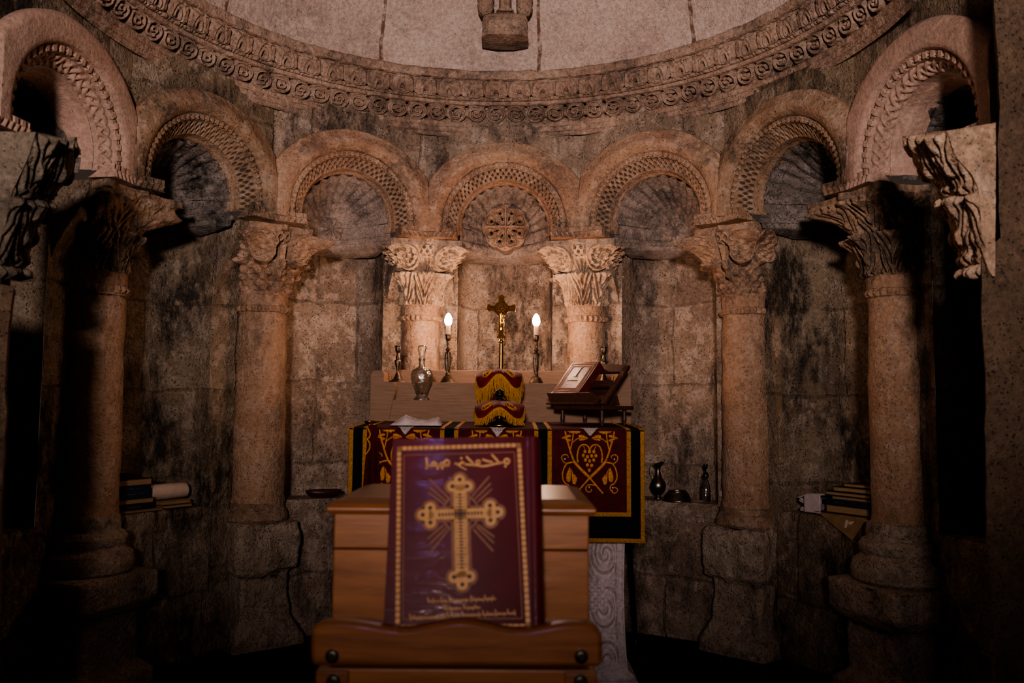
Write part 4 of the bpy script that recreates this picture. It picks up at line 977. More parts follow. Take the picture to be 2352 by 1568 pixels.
# tooled book
t = thing('leather_book', 'old red tooled-leather book leaning on the wooden stand', 'book', (0, 0, 0))
MBk = frame(bo + (-.001)*(-nrm) + lean*.002 - .004*e1, e1, -nrm, lean); bw_, bh_ = .165, .198
MB().box((.004, -.036, .004), (bw_ - .004, -.004, bh_ - .004), MBk).build('page_block', M['pages'], t, False, .001)
m = MB(); m.box((0, -.040, 0), (bw_, -.036, bh_), MBk); m.box((0, -.004, 0), (bw_, -.0005, bh_), MBk); m.box((bw_ - .006, -.040, 0), (bw_ + .002, -.0005, bh_), MBk); m.build('cover', M['oldbook'], t, False, .0015)
m = MB()
def tool(pts, r): m.tube(xf(np.array([(x, -.0405, z) for x, z in pts]), MBk), r, 6)
for ins in (.010, .026, .030): tool([(ins, ins), (bw_ - ins, ins), (bw_ - ins, bh_ - ins), (ins, bh_ - ins), (ins, ins)], .0009)
for s_ in np.linspace(0, 1, 22):
    for (x, z) in ((.018 + s_*(bw_ - .036), .018), (.018 + s_*(bw_ - .036), bh_ - .018), (.018, .018 + s_*(bh_ - .036)), (bw_ - .018, .018 + s_*(bh_ - .036))):
        tool([(x + .004*math.cos(a), z + .004*math.sin(a)) for a in np.linspace(0, 4.6, 7)], .0007)
tool([(bw_/2, .105), (bw_/2, .160)], .0020); tool([(bw_/2 - .006, .165), (bw_/2, .158), (bw_/2 + .006, .165)], .0016); tool([(bw_/2 - .012, .105), (bw_/2 + .012, .105)], .0012)
xw = .05
for wd in (.006, .010, .006, .012, .008, .010): tool([(xw, .078), (xw + wd*.5, .082 + .002*random.random()), (xw + wd, .078)], .0013); xw += wd + .002
m.build('gilt_tooling', M['tooling'], t)

# ------------------------------------------------------------------ folded lace cloth on the altar
YL = 3.66; p = at(958, 975, YL); zb = ztop(YL) + .002
t = thing('lace_edged_cloth', 'crumpled white lace-edged cloth lying on the altar below decanter', 'cloth', (p[0], YL, zb))
k = YL/F_PX; u = np.linspace(-1, 1, 90); v = np.linspace(0, 1, 36)
X_ = u[None, :]*58*k + 0*v[:, None]; Yy = -.05 + .13*v[:, None] + 0*u[None, :]
prof = np.interp(u, [-1, -.75, -.45, -.30, 0, .35, .62, .82, 1], [.2, .6, 1.25, 1.0, .62, .60, .8, .9, .15])
Zz = (.003 + .034*prof[None, :]*np.sin(np.clip(v*1.15, 0, 1)*PI)[:, None]**.6) + .004*fbm(np.stack(np.broadcast_arrays(X_, Yy, 0*X_), -1), 45, 3, 3)*np.sin(v*PI)[:, None]
P = np.stack([X_, Yy, np.maximum(Zz, .001)], -1); MB().grid(P, flip=True).build('cloth', M['white_cloth'], t)
m = MB(); 
for j in (10, 18):
    q = P[j, 5:85:1].copy(); q[:, 2] += .002; m.tube(q, .0014, 5)
q = P[0, :].copy(); q[:, 2] += .001; m.tube(q, .003, 6, flat=((0, 0, 1), .4)); m.build('lace_edge', M['lace'], t)
p = at(849, 971, 3.72); t = thing('small_brass_dish', 'tiny brass dish on the altar corner, beside the lace-edged cloth', 'dish', (p[0], 3.72, ztop(3.72) + .002))
MB().lathe([(.010, 0), (.012, .003), (.024, .014), (.026, .017), (.023, .016), (.012, .006), (.001, .005)], 28, cap=False).build('bowl', M['brass'], t); MB().lathe([(.012, 0), (.013, .002), (.009, .006)], 20).build('foot', M['brass'], t)

# ------------------------------------------------------------------ things on the ledges
b = BAYS[4]; zl = Z_LEDGE + .002
def bay_thing(b, u, q, name, lab, cat, yaw=0, z=None): 
    w = b.W(u, q, zl if z is None else z); return thing(name, lab, cat, w, b.rot + yaw)
kk = 4.5/F_PX
t = bay_thing(b, -.087, .335, 'metal_ewer', 'slender engraved metal ewer with looped handle', 'ewer', .2)
prof = [(9, 0), (9.5, 2), (5, 5), (4, 8), (9, 11), (15, 18), (18, 26), (18, 33), (14.5, 41), (9, 49), (6.2, 57), (5.2, 66), (5.6, 72), (7.5, 74), (9.5, 78), (10, 80)]
MB().lathe([(r*kk, z*kk) for r, z in prof], 48, disp=lambda P, a: .0008*np.sin(P[..., 2]*700)*(P[..., 2] > .06)*(P[..., 2] < .1)).build('body', M['pewter'], t)
m = MB(); s_ = np.linspace(0, 1, 30); hx = np.interp(s_, [0, .15, .4, .6, .8, 1], [-7, -14, -18.5, -17, -13, -9.5]); hz = np.interp(s_, [0, .15, .4, .6, .8, 1], [75, 80, 70, 58, 48, 40])
for _ in range(3): hx[1:-1] = (hx[:-2] + hx[1:-1] + hx[2:])/3; hz[1:-1] = (hz[:-2] + hz[1:-1] + hz[2:])/3
m.tube(np.stack([hx*kk, 0*hx, hz*kk], -1), .0022, 8); m.build('handle', M['pewter'], t)
m = MB(); G = []
for s_ in np.linspace(0, 1, 8):
    a = np.linspace(0, 2*PI, 28, endpoint=False); r = (7 + 4*s_)*kk; ext = 1 + .55*s_*np.exp(-(a/.6)**2) + .55*s_*np.exp(-((a - 2*PI)/.6)**2)
    G.append(np.stack([r*ext*np.cos(a), r*np.sin(a), (75 + 7*s_ + 2*s_*np.cos(a)*1.5)*kk], -1))
m.grid(np.array(G), cv=True); m.build('spout', M['pewter'], t)
t = bay_thing(b, .030, .298, 'metal_dish', 'upturned shiny metal dish lying between ewer and pump bottle', 'dish')
MB().lathe([(34*kk, 0), (34.5*kk, 1.5*kk), (30*kk, 4*kk), (27*kk, 13*kk), (23*kk, 19*kk), (20*kk, 20.5*kk), (8*kk, 21*kk), (.2*kk, 21*kk)], 56).build('bowl', M['pewter'], t)
MB().lathe([(21*kk, 20*kk), (21*kk, 22.5*kk), (19*kk, 22.5*kk), (19*kk, 20.5*kk)], 40).build('foot_ring', M['pewter'], t)
t = bay_thing(b, .159, .345, 'pump_bottle', 'clear glass bottle with black pump top', 'bottle')
MB().lathe([(10*kk, 0), (11*kk, 1*kk), (11*kk, 22*kk), (9.5*kk, 34*kk), (6*kk, 46*kk), (4.6*kk, 50*kk), (4.6*kk, 56*kk), (3.8*kk, 56*kk), (3.8*kk, 50*kk), (8.5*kk, 34*kk), (10*kk, 22*kk), (10*kk, 2*kk), (.1, 2*kk)], 36, cap=False).build('bottle_body', M['clear'], t)
MB().lathe([(6*kk, 52*kk), (6.5*kk, 54*kk), (6.5*kk, 61*kk), (3.5*kk, 64.5*kk), (2*kk, 65*kk)], 28).build('collar', M['black_plastic'], t)
MB().lathe([(1.6*kk, 64*kk), (1.6*kk, 72*kk), (4*kk, 73*kk), (5*kk, 82*kk), (4.6*kk, 83*kk)], 20).build('pump', M['black_plastic'], t)
b = BAYS[2]; t = bay_thing(b, -.03, .30, 'wooden_bowl', 'low dark wooden bowl on the ledge beside the lectern', 'bowl')
m = MB(); ang = np.linspace(0, 2*PI, 48, endpoint=False); G = []
for r, z in ((.03, 0), (.07, .006), (.088, .022), (.092, .036), (.086, .037), (.07, .014), (.001, .010)): G.append(np.stack([r*np.cos(ang), .55*r*np.sin(ang), z + 0*ang], -1))
m.grid(np.array(G), cv=True, flip=True); m.build('bowl', M['wood'], t); MB().lathe([(.032, 0), (.03, .004), (.02, .006)], 24).build('foot', M['wood'], t)

def book(b, u0, u1, q0, q1, z0, th, cov, lab, spine=True, yaw=0, text=None, pagecol='pages'):
    """lying book: the long side towards the room; spine=True shows the spine, else the page edges"""
    L, D = u1 - u0, q1 - q0; t = bay_thing(b, (u0 + u1)/2, (q0 + q1)/2, 'book', lab, 'book', yaw, z0); c = min(.0028, th*.16)
    MB().box((-L/2 + .004, -D/2 + .004, c), (L/2 - .004, D/2 - .004, th - c)).build('page_block', M[pagecol], t, False, .001)
    m = MB(); m.box((-L/2, -D/2, 0), (L/2, D/2, c)); m.box((-L/2, -D/2, th - c), (L/2, D/2, th))
    if spine: m.box((-L/2, -D/2 - .002, 0), (L/2, -D/2 + .004, th))
    else: m.box((-L/2, D/2 - .004, 0), (L/2, D/2, th))
    cov_ = m.build('cover', M[cov], t, False, .0012)
    if text:
        for (x0, x1, zf) in text:
            m = MB(); n = max(2, int((x1 - x0)/.004)); 
            for j in range(n):
                x = x0 + (x1 - x0)*j/n; hgt = random.choice([.0022, .0032, .0040])
                m.box((x, -D/2 - .0031, th*zf - hgt/2), (x + .0024, -D/2 - .0015, th*zf + hgt/2))
            m.build('lettering', M['pale_ink'], cov_, False)
    return t
b = BAYS[1]; z = zl
def stack(b, items, z):
    for th, kw in items: book(b, z0=z, th=th - .0012, **kw); z += th
    return z
stack(b, [(.010, dict(u0=-.225, u1=.03, q0=.262, q1=.42, cov='kraft', lab='thin brown booklet at the bottom of the stack beside the white roll', spine=False)),
 (.024, dict(u0=-.23, u1=-.015, q0=.278, q1=.43, cov='navy_book', lab='slim navy book near the bottom of stack beside the white roll', text=[(-.02, .05, .5)])),
 (.024, dict(u0=-.23, u1=-.01, q0=.275, q1=.43, cov='brown_book', lab='tan book with page edges showing, right beneath the thick blue book', spine=False)),
 (.052, dict(u0=-.23, u1=-.025, q0=.283, q1=.44, cov='teal_book', lab='thick blue book with faint lettering on its spine', text=[(-.03, .02, .8), (.03, .06, .8), (-.02, .03, .35), (.04, .07, .38)])),
 (.030, dict(u0=-.23, u1=-.018, q0=.28, q1=.44, cov='brown_book', lab='brown book with cream page edges, lying on the thick blue book', spine=False)),
 (.016, dict(u0=-.23, u1=-.06, q0=.30, q1=.43, cov='dark_book', lab='thin black book on top of the stack beside the white roll', yaw=.12))], z)
z = zl
z = stack(b, [(.016, dict(u0=.034, u1=.195, q0=.275, q1=.40, cov='grey_book', lab='grey booklet underneath the other one below the white roll', spine=False)), (.018, dict(u0=.030, u1=.190, q0=.28, q1=.40, cov='kraft', lab='brown booklet directly under the white paper roll', spine=False))], z)
w = b.W(.0, .335, z + .0355); t = thing('paper_roll', 'white paper roll with a hollow core, lying on the booklets', 'paper roll', w, b.rot)
an = np.linspace(0, 2*PI, 48, endpoint=False); G = []
for x, r in ((0, .014), (0, .034), (.07, .0345), (.19, .034), (.192, .033), (.192, .0145), (.10, .0145)): G.append(np.stack([x + 0*an, r*np.cos(an), r*np.sin(an)], -1))
MB().grid(np.array(G), cv=True).build('roll', M['paper'], t, angle=40)
m = MB(); G = [np.stack([x + 0*an, .0135*np.cos(an), .0135*np.sin(an)], -1) for x in (.0, .19)]; m.grid(np.array(G), cv=True, flip=True); m.build('core', M['kraft'], t)
# other side
b = BAYS[5]; z = zl
z = stack(b, [(.016, dict(u0=-.075, u1=.20, q0=.262, q1=.40, cov='brown_book', lab='flat brown folder at the bottom of the stack beside the folded cloth', spine=False, pagecol='kraft')),
 (.034, dict(u0=-.022, u1=.20, q0=.268, q1=.41, cov='brown_book', lab='thick tan book under the navy book beside folded cloth', spine=False)),
 (.022, dict(u0=-.042, u1=.20, q0=.272, q1=.42, cov='navy_book', lab='navy book with pale lettering, beside the folded white cloth', text=[(-.055, -.03, .5), (-.022, .0, .5)])),
 (.016, dict(u0=.0, u1=.20, q0=.28, q1=.42, cov='grey_book', lab='grey booklet lying on the navy book with pale lettering', spine=False)),
 (.018, dict(u0=-.030, u1=.20, q0=.276, q1=.43, cov='dark_book', lab='black-covered book third from the top beside folded cloth', spine=False)),
 (.022, dict(u0=.006, u1=.20, q0=.282, q1=.43, cov='dark_book', lab='dark book second from the top beside the folded cloth', spine=False)),
 (.016, dict(u0=.055, u1=.20, q0=.29, q1=.43, cov='brown_book', lab='thin book at the very top of stack beside folded cloth', spine=False))], z)
w = b.W(-.125, .33, zl); t = thing('folded_cloth', 'folded white cloth with rolled layers beside the book stack', 'cloth', w, b.rot)
# layered fold seen from its end
m = MB(); s_ = np.linspace(0, 1, 70)
sx = np.interp(s_, [0, .1, .2, .3, .4, .5, .6, .7, .8, .9, 1], [-.045, -.038, -.015, .0, -.012, -.036, -.04, -.018, .01, .04, .08]); sz = np.interp(s_, [0, .1, .2, .3, .4, .5, .6, .7, .8, .9, 1], [.048, .045, .036, .022, .012, .014, .006, .003, .012, .03, .05])
path2 = np.interp(s_, [0, .3, .6, 1], [.075, .082, .074, .05])
for (ox, oz, sc_) in ((0, 0, 1.0), (.004, .008, 1.0)):
    X_ = (sx*sc_ + ox); Z_ = sz*sc_ + oz + .002
    P = np.stack([np.stack([X_ + .05*v, np.full(70, -.06 + .12*v), Z_], -1) for v in np.linspace(0, 1, 14)]); m.grid(P)
top = np.array([[(-.05 + .13*u + .02*v, -.062 + .13*v, .060 + .022*u + .010*math.sin(u*3)) for u in np.linspace(0, 1, 24)] for v in np.linspace(0, 1, 14)]); m.grid(top)
front = np.array([[(-.05 + .13*u, -.062, (.060 + .022*u + .010*math.sin(u*3))*v + (1 - v)*(.004 + .002*u) ) if u > .25 else (-.05 + .13*u + .03*math.sin(v*PI), -.062 + .004, (.060 + .022*u)*v + (1-v)*.03) for u in np.linspace(.3, 1, 18)] for v in np.linspace(0, 1, 14)]); m.grid(front)
o_ = m.build('layers', M['white_cloth'], t); sm_ = o_.modifiers.new('thick', 'SOLIDIFY'); sm_.thickness = .004
# envelope hanging over the ledge
P0 = [at(1886, 1179, 3.80), at(1958, 1240, 3.76), at(1982, 1203, 3.68), at(1996, 1192, 3.70)]
n_ = np.r_[-b.n, 0]
def on_front(px, py):
    """point on the lower wall plane of this bay"""
    d = at(px, py, 1.0) - np.array([0, 0, EYE]); A = b.W(0, Q_PIER - .026, 0); nn = np.r_[b.n, 0]; s_ = np.dot(A - np.array([0, 0, EYE]), nn)/np.dot(d, nn); return np.array([0, 0, EYE]) + d*s_
V3 = [on_front(*p) for p in ((1885, 1181), (1958, 1241), (1983, 1202), (1996, 1194))]
t = thing('brown_envelope', 'brown paper envelope hanging over the ledge edge under the books', 'envelope', V3[0])
o0 = np.array(V3[0]); nn = np.r_[-b.n, 0]*.0015
m = MB(); m.poly([v - o0 + nn for v in V3]); m.poly([v - o0 for v in V3][::-1]); m.build('sheet', M['kraft'], t, False)
V4 = [on_front(*p) for p in ((1944, 1193), (1950, 1195), (1946, 1212), (1940, 1211))]; V5 = [on_front(*p) for p in ((1950, 1198), (1964, 1196), (1958, 1204), (1950, 1204))]
m = MB(); m.poly([v - o0 + 2*nn for v in V4]); m.poly([v - o0 + 2*nn for v in V5]); m.build('flap_tape', M['paper'], t, False)

# dark stand leg behind the altar
t = thing('floor_stand', 'slim black slanted pole behind the carved altar leg', 'stand', at(1461, 1424, 4.30)*np.array([1, 1, 0]))
o0 = np.array(t.location); a_, b_ = at(1446, 1250, 4.15) - o0, at(1461, 1424, 4.30)*np.array([1, 1, 0]) + np.array([0, 0, .012]) - o0
m = MB(); m.tube([a_, b_], .011, 10); m.build('pole', M['iron'], t); MB().lathe([(.016, 0), (.017, .010), (.013, .03), (.011, .034)], 16).build('foot_cap', M['black_plastic'], t)

# ------------------------------------------------------------------ lectern
YLF = 1.76; YLB = 2.16; zL = at(1060, 1155, YLF)[2]
lx0, lx1 = at(766, 1250, YLF)[0], at(1353, 1250, YLF)[0]; lcx = (lx0 + lx1)/2
t = thing('wooden_lectern', 'varnished pine lectern holding the maroon book', 'lectern', (lcx, YLF, 0))
hw = (lx1 - lx0)/2
zsm = at(1060, 1262, YLF)[2]
MB().box((-hw, 0, zsm + .001), (hw, .03, zL - .012)).build('front_board', M['pine_v'], t, False, .003)
MB().box((-hw, 0, .40), (hw, .03, zsm - .0015)).build('front_board', M['pine_v'], t, False, .003)
for sg in (-1, 1): MB().box((sg*hw - (.022 if sg > 0 else 0), .03, .10), (sg*hw + (0 if sg > 0 else .022), YLB - YLF, zL - .012)).build('side_panel', M['pine'], t, False, .003)
m = MB(); w0 = hw + .008
P = []
for (dx, dy, dz) in ((0, -.006, -.016), (.006, -.012, -.010), (.006, -.012, -.004), (.0, -.004, .004), (-.03, .03, .012)):
    x = w0 + dx; y0, y1 = dy, YLB - YLF - dy*.2 - (dz > .01)*.03; P.append([(-x, y0, zL + dz - .006), (x, y0, zL + dz - .006), (x, y1, zL + dz - .006), (-x, y1, zL + dz - .006)])
P = np.array(P); m.grid(P, cv=True, flip=True); m.poly(P[-1]); m.poly(P[0][::-1]); m.build('top_board', M['pine'], t, False, .004)
# rail with curved top edge
YR = 1.545
def lp(px, py, Y=YR): q = at(px, py, Y); return q[0] - lcx, q[2]
edge = [(712, 1475), (713, 1455), (719, 1441), (731, 1432), (748, 1428), (775, 1427), (810, 1429), (845, 1434), (880, 1441), (915, 1446), (945, 1445), (975, 1439), (1010, 1432), (1040, 1427), (1065, 1426), (1090, 1428), (1120, 1435), (1150, 1443), (1180, 1447), (1215, 1446), (1250, 1440), (1285, 1433), (1315, 1430), (1345, 1432), (1364, 1437), (1376, 1447), (1383, 1462), (1384, 1478), (1384, 1532), (713, 1530)]
MB().prism([lp(*p) for p in edge][::-1], .035, frame((0, YR - YLF, 0), (1, 0, 0), (0, 1, 0))).build('curved_rail', M['pine'], t, True, .008, angle=30)
x0, z1 = lp(726, 1537); x1, _ = lp(1371, 1537)
MB().box((x0, YR - YLF + .006, .06), (x1, YR - YLF + .036, z1)).build('apron', M['pine_v'], t, False, .003)
MB().box((x0 + .01, YR - YLF + .035, z1 + .012), (x1 - .01, .0, z1 + .032)).build('book_ledge', M['pine'], t, False, .003)
for sg, pa in ((-1, 726), (1, 1371)): 
    xx, _ = lp(pa, 1537); MB().box((xx if sg < 0 else xx - .055, YR - YLF - .004, .0), (xx + .055 if sg < 0 else xx, YR - YLF + .006, z1 - .002)).build('post', M['pine'], t, False, .002)
for px, py in ((763, 1506), (1335, 1507), (767, 1562), (1333, 1563)):
    x, z = lp(px, py); yb = YR - YLF - (.0005 if py < 1530 else .0045)
    prof = np.array([(.0115, 0), (.0115, .003), (.009, .006), (.0065, .0066), (.0058, .003), (.0003, .003)])
    MB().lathe(prof, 24, cap=False).xform(frame((x, yb, z), (1, 0, 0), (0, 0, 1), (0, -1, 0))).build('bolt', M['bolt'], t, angle=30)

# maroon book with gold print
quad = np.array([(917, 1030), (1192, 1022), (1213, 1438), (913, 1440)], float)
K3 = [at(*quad[0], 1.728), at(*quad[1], 1.716), at(*quad[2], 1.606), at(*quad[3], 1.612)]
ex = (K3[1] - K3[0] + K3[2] - K3[3])/2; wid = np.linalg.norm(ex); ex /= wid
ez = (K3[0] - K3[3] + K3[1] - K3[2])/2; ez -= ex*np.dot(ez, ex); hgt = np.linalg.norm(ez); ez /= hgt
ey = np.cross(ez, ex); cen = sum(K3)/4            # ey points into the book
MBO = frame(cen, ex, ey, ez)
def onb(px, py):
    d = at(px, py, 1.0) - np.array([0, 0, EYE]); e = np.array([0, 0, EYE]); s_ = np.dot(cen - e, ey)/np.dot(d, ey); q = e + d*s_ - cen; return np.array([np.dot(q, ex), np.dot(q, ez)])
t = thing('maroon_book', 'large plastic-wrapped maroon book with a gold cross, standing on the lectern', 'book'); t.matrix_world = Matrix(MBO.tolist())
tl, tr, br_, bl = onb(895, 1009), onb(1238, 1000), onb(1247, 1446), onb(888, 1446)
xL, xR = (tl[0] + bl[0])/2, (tr[0] + br_[0])/2; zT, zB = (tl[1] + tr[1])/2, (bl[1] + br_[1])/2
TH_ = .046; hinge = onb(1214, 1200)[0]
MB().box((xL + .004, .004, zB + .004), (xR - .012, TH_ - .004, zT - .004)).build('page_block', M['pages'], t, False, .001)
# cover: front board, hinge groove, rounded spine, back board as one wrapped profile
pr = [(xL, .0005)] + [(xL, 0.0), (hinge - .008, 0), (hinge - .003, .0022), (hinge + .003, .0022), (hinge + .008, .0)] + [(xR - .012 + .012*math.sin(a), .012 - .012*math.cos(a)) for a in np.linspace(0, PI/2, 8)] + [(xR + .003, TH_/2)] + [(xR - .012 + .012*math.cos(a), TH_ - .012 + .012*math.sin(a)) for a in np.linspace(0, PI/2, 8)] + [(xL, TH_), (xL, TH_ - .004), (xR - .014, TH_ - .004), (xR - .006, TH_/2), (xR - .014, .004), (xL, .004)]
P = np.array([[(x, y, z) for x, y in pr] for z in (zB, zB + .001, zT - .001, zT)]); m = MB().grid(P, cv=True); m.poly(P[0]); m.poly(P[-1][::-1]); cvr = m.build('cover', M['cover'], t, True, .0015, angle=30)
L1, L2, L3, L4 = -.0004, -.0008, -.0012, -.0016
def c1_(x, y): return onb(880 + x/6.189, 990 + y/6.189)
def c2_(x, y): return onb(880 + x/6.189, 1220 + y/6.189)
def sheet(m, pts, y): 
    m.poly([(p[0], y, p[1]) for p in pts]); return m
def discp(m, c, r, y, n=28): sheet(m, [(c[0] + r*math.cos(a), c[1] + r*math.sin(a)) for a in np.linspace(0, 2*PI, n, endpoint=False)], y)
def stroke(m, pts, w, y):
    p = np.array(pts); n = max(6, len(p)*6); k_ = np.linspace(0, len(p) - 1, n); x = np.interp(k_, range(len(p)), p[:, 0]); z = np.interp(k_, range(len(p)), p[:, 1])
    for _ in range(2):
        if n > 8: x[1:-1] = (x[:-2] + 2*x[1:-1] + x[2:])/4; z[1:-1] = (z[:-2] + 2*z[1:-1] + z[2:])/4
    tx, tz = np.gradient(x), np.gradient(z); l = np.hypot(tx, tz) + 1e-9; nx, nz = -tz/l*w/2, tx/l*w/2
    A = np.stack([np.stack([x + nx, np.full(n, y), z + nz], -1), np.stack([x - nx, np.full(n, y), z - nz], -1)], 0); m.grid(A)
    discp(m, (x[0], z[0]), w/2, y, 12); discp(m, (x[-1], z[-1]), w/2, y, 12)
u1 = np.linalg.norm(c1_(1000, 1000) - c1_(1100, 1000))/100     # metres per close-up pixel
# frame
q = [onb(*p) for p in quad]; fw = 60*u1
m = MB()
def lerp(a, b_, s_): return a + (b_ - a)*s_
for i in range(4): stroke(m, [q[i], q[(i + 1) % 4]], fw*1.0, L1)
inn = [lerp(p, np.zeros(2), .082) for p in q]
for i in range(4): stroke(m, [inn[i], inn[(i + 1) % 4]], 14*u1, L1)
m.build('printed_frame', M['foil_dark'], cvr, False)
m = MB()
for i in range(4):
    L = np.linalg.norm(q[(i + 1) % 4] - q[i]); n = int(L/(78*u1))
    for j in range(n + 1):
        c = lerp(q[i], q[(i + 1) % 4], j/n); e = 30*u1; sheet(m, [(c[0] - e, c[1] - e*.75), (c[0] - e*.75, c[1] - e), (c[0] + e*.75, c[1] - e), (c[0] + e, c[1] - e*.75), (c[0] + e, c[1] + e*.75), (c[0] + e*.75, c[1] + e), (c[0] - e*.75, c[1] + e), (c[0] - e, c[1] + e*.75)], L2)
m.build('frame_beads', M['foil'], cvr, False)
# cross
tref = [[(1090, 690), (985, 785), (1195, 785)], [(670, 1090), (565, 1190), (672, 1300)], [(1520, 1058), (1630, 1150), (1528, 1265)], [(1010, 2073), (1228, 2066), (1127, 2178)]]
cc = c1_(1100, 1165)
def bars(m, hwv, hwh, y):
    a, b_ = c1_(1092, 760), c1_(1122, 2080); stroke(m, [a, b_], 2*hwv*u1, y); a, b_ = c1_(650, 1190), c1_(1545, 1160); stroke(m, [a, b_], 2*hwh*u1, y)
m = MB()
for tr3 in tref:
    for p in tr3: discp(m, c1_(*p), 118*u1, L1)
    g = np.mean(tr3, 0); discp(m, c1_(*g), 130*u1, L1)
bars(m, 140, 112, L1 - .0001)
ringp = [cc + 258*u1*np.array([math.cos(a), math.sin(a)]) for a in np.linspace(0, 2*PI, 50)]; stroke(m, ringp, 34*u1, L1 + .0002)
rays = [((665,685),(930,950)),((655,790),(900,1000)),((650,875),(860,1030)),((1505,650),(1260,930)),((1525,745),(1310,960)),((1540,825),(1350,1000)),((640,1525),(850,1340)),((660,1608),(890,1380)),((670,1723),(930,1400)),((1575,1500),(1350,1330)),((1570,1583),(1330,1360)),((1560,1698),(1290,1400))]
for a, b_ in rays: stroke(m, [c1_(*a), c1_(*b_)], 30*u1, L1 + .0001)
m.build('cross_outline', M['foil_dark'], cvr, False)
m = MB()
for tr3 in tref:
    for p in tr3: discp(m, c1_(*p), 78*u1, L2 - .0001)
    g = np.mean(tr3, 0); discp(m, c1_(*g), 95*u1, L2 - .00015)
bars(m, 92, 70, L2 - .0002); m.build('cross_print', M['foil'], cvr, False)
m = MB()
for tr3 in tref:
    for p in tr3: discp(m, c1_(*p), 29*u1, L3)
for s_ in np.linspace(.02, .98, 24):
    c = lerp(c1_(1092, 880), c1_(1120, 1960), s_); w_ = (34 if int(s_*100) % 3 else 52)*u1; stroke(m, [c - np.array([w_, 0]), c + np.array([w_, 0])], 12*u1, L3); discp(m, c, 17*u1, L3, 8)
    for sg in (-1, 1): discp(m, c + np.array([sg*70*u1, 8*u1]), 8*u1, L3, 6)
for s_ in np.linspace(.02, .98, 14):
    c = lerp(c1_(790, 1190), c1_(1410, 1160), s_); discp(m, c, 18*u1, L3, 8); stroke(m, [c - np.array([0, 34*u1]), c + np.array([0, 34*u1])], 10*u1, L3)
m.build('cross_dots', M['foil_line'], cvr, False)
# title lettering (strokes as printed)
m = MB(); Wt = 34*u1
def ringl(cx0, cy0, r, w=Wt): stroke(m, [c1_(cx0 + r*math.cos(a), cy0 + r*math.sin(a)) for a in np.linspace(0, 2*PI, 16)], w, L2)
def st(pts, w=Wt): stroke(m, [c1_(*p) for p in pts], w, L2)
ringl(1758, 428, 34); discp(m, c1_(1738, 500), 20*u1, L2)
st([(1700,445),(1600,462),(1500,488),(1410,500),(1340,485),(1240,478),(1150,470)]); st([(1550,338),(1590,380),(1640,436)]); st([(1420,405),(1480,425),(1545,438)]); ringl(1352, 440, 26, 26*u1); st([(1190,368),(1240,420),(1290,466)])
st([(1160,470),(1125,435),(1085,478),(1030,462)]); discp(m, c1_(1112, 385), 19*u1, L2); st([(1040,470),(1110,510),(1180,548)], 22*u1)
ringl(905, 448, 36); st([(930,488),(830,492),(720,488),(620,490)]); st([(855,480),(835,445),(810,480)]); st([(770,480),(720,430),(680,480)]); st([(616,382),(622,440),(624,500),(614,530)]); discp(m, c1_(775, 530), 20*u1, L2); discp(m, c1_(842, 525), 20*u1, L2)
# three small lines at the foot
rr_ = random.Random(5)
for words in ([(640, 1003, 805), (830, 997, 920), (945, 990, 1220), (1250, 977, 1425), (1450, 968, 1600)], [(870, 1108, 1115), (1150, 1094, 1380)], [(385, 1238, 885), (915, 1210, 950), (975, 1208, 1100), (1130, 1200, 1390), (1420, 1188, 1580), (1600, 1178, 1750), (1775, 1172, 1880)]):
    for x0_, y0_, x1_ in words:
        dy = -.03*(x1_ - x0_); stroke(m, [c2_(x0_, y0_), c2_(x1_, y0_ + dy)], 17*u1, L2)
        x = x0_; first = True
        while x < x1_:
            h_ = 62 if first else rr_.choice([14, 20, 24, 20, 46]); yy = y0_ + dy*(x - x0_)/(x1_ - x0_); stroke(m, [c2_(x, yy), c2_(x - 4, yy - h_)], 15*u1, L2); 
            if rr_.random() < .25: stroke(m, [c2_(x, yy), c2_(x + 6, yy + 28)], 12*u1, L2)
            first = False; x += rr_.choice([26, 32, 38])
m.build('lettering', M['foil'], cvr, False)

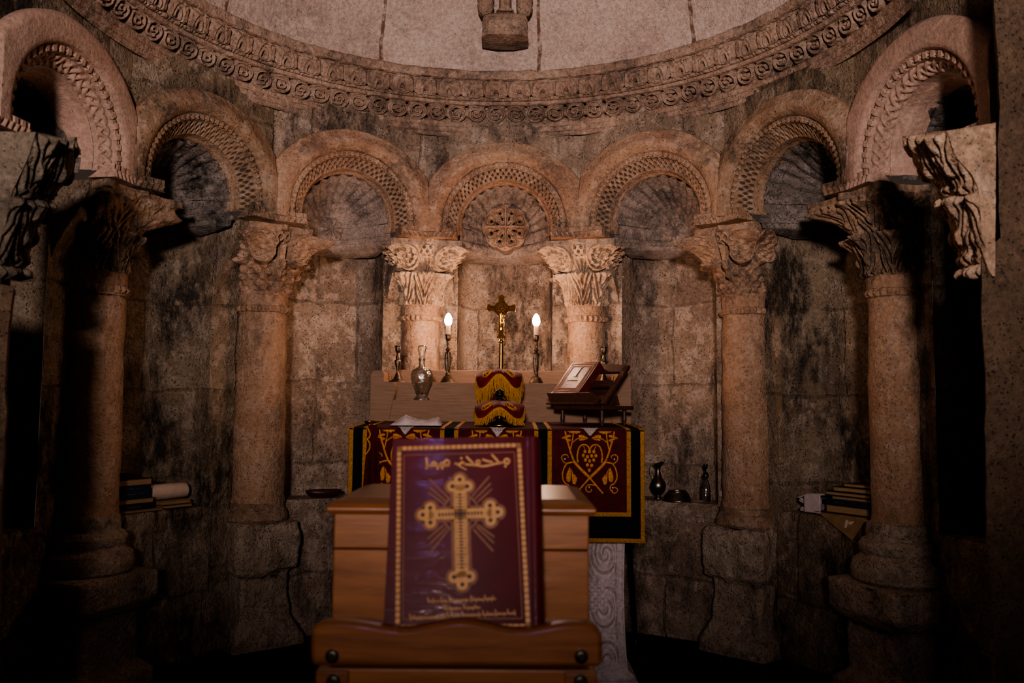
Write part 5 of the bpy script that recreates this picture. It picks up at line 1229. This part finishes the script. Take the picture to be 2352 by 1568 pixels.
# ------------------------------------------------------------------ light
def area(name, loc, target, size, size_y, power, col, spread=None):
    l = bpy.data.lights.new(name, 'AREA'); l.shape = 'RECTANGLE'; l.size, l.size_y, l.energy, l.color = size, size_y, power, col
    if spread: l.spread = math.radians(spread)
    o = bpy.data.objects.new(name, l); COL.objects.link(o); o.location = loc
    o.rotation_euler = (Vector(target) - Vector(loc)).to_track_quat('-Z', 'Y').to_euler(); return o
def spot(name, loc, target, power, col, size, blend, rad):
    l = bpy.data.lights.new(name, 'SPOT'); l.energy, l.color, l.spot_size, l.spot_blend, l.shadow_soft_size = power, col, math.radians(size), blend, rad
    o = bpy.data.objects.new(name, l); COL.objects.link(o); o.location = loc
    o.rotation_euler = (Vector(target) - Vector(loc)).to_track_quat('-Z', 'Y').to_euler(); return o
spot('nave_light', (-.2, -3.0, 1.9), (0.0, 4.4, 3.25), 1350, (1.0, .83, .80), 58, 1.0, .22)
# violet-tinted window high in the nave, mirrored in the plastic wrap of the book
_p = np.array(at(1150, 1015, 1.715)); _d = _p - np.array([0, 0, EYE]); _d /= np.linalg.norm(_d); _r = _d - 2*np.dot(_d, ey)*ey; _q = _p + _r*3.0
area('vault_window', _q, _p, .15, .05, .16, (.36, .28, 1.0), 40)
area('nave_fill', (-.5, -2.2, 1.5), (0, 2.5, .9), 1.2, 1.2, 5.6, (1.0, .82, .74))
w = bpy.data.worlds.new('dim_interior'); SC.world = w; w.use_nodes = True
w.node_tree.nodes['Background'].inputs['Color'].default_value = (.75, .52, .40, 1); w.node_tree.nodes['Background'].inputs['Strength'].default_value = .045

# ------------------------------------------------------------------ camera
cam = bpy.data.cameras.new('camera'); co = bpy.data.objects.new('camera', cam); COL.objects.link(co)
cam.sensor_width = 36; cam.sensor_fit = 'HORIZONTAL'; cam.lens = 36*F_PX/2352; cam.clip_start = .05; cam.clip_end = 50
co.matrix_world = Matrix.Translation((0, 0, EYE)) @ Matrix.Rotation(PI/2 + PITCH, 4, 'X') @ Matrix.Rotation(ROLL, 4, 'Z')
cam.dof.use_dof = True; cam.dof.focus_distance = 4.3; cam.dof.aperture_fstop = 3.4
SC.camera = co
SC.view_settings.view_transform = 'AgX'; SC.view_settings.look = 'AgX - Medium High Contrast'; SC.view_settings.exposure = 0.35
SC.cycles.max_bounces = 6; SC.cycles.diffuse_bounces = 2; SC.cycles.glossy_bounces = 2; SC.cycles.adaptive_threshold = .09; SC.cycles.sample_clamp_indirect = 4.0
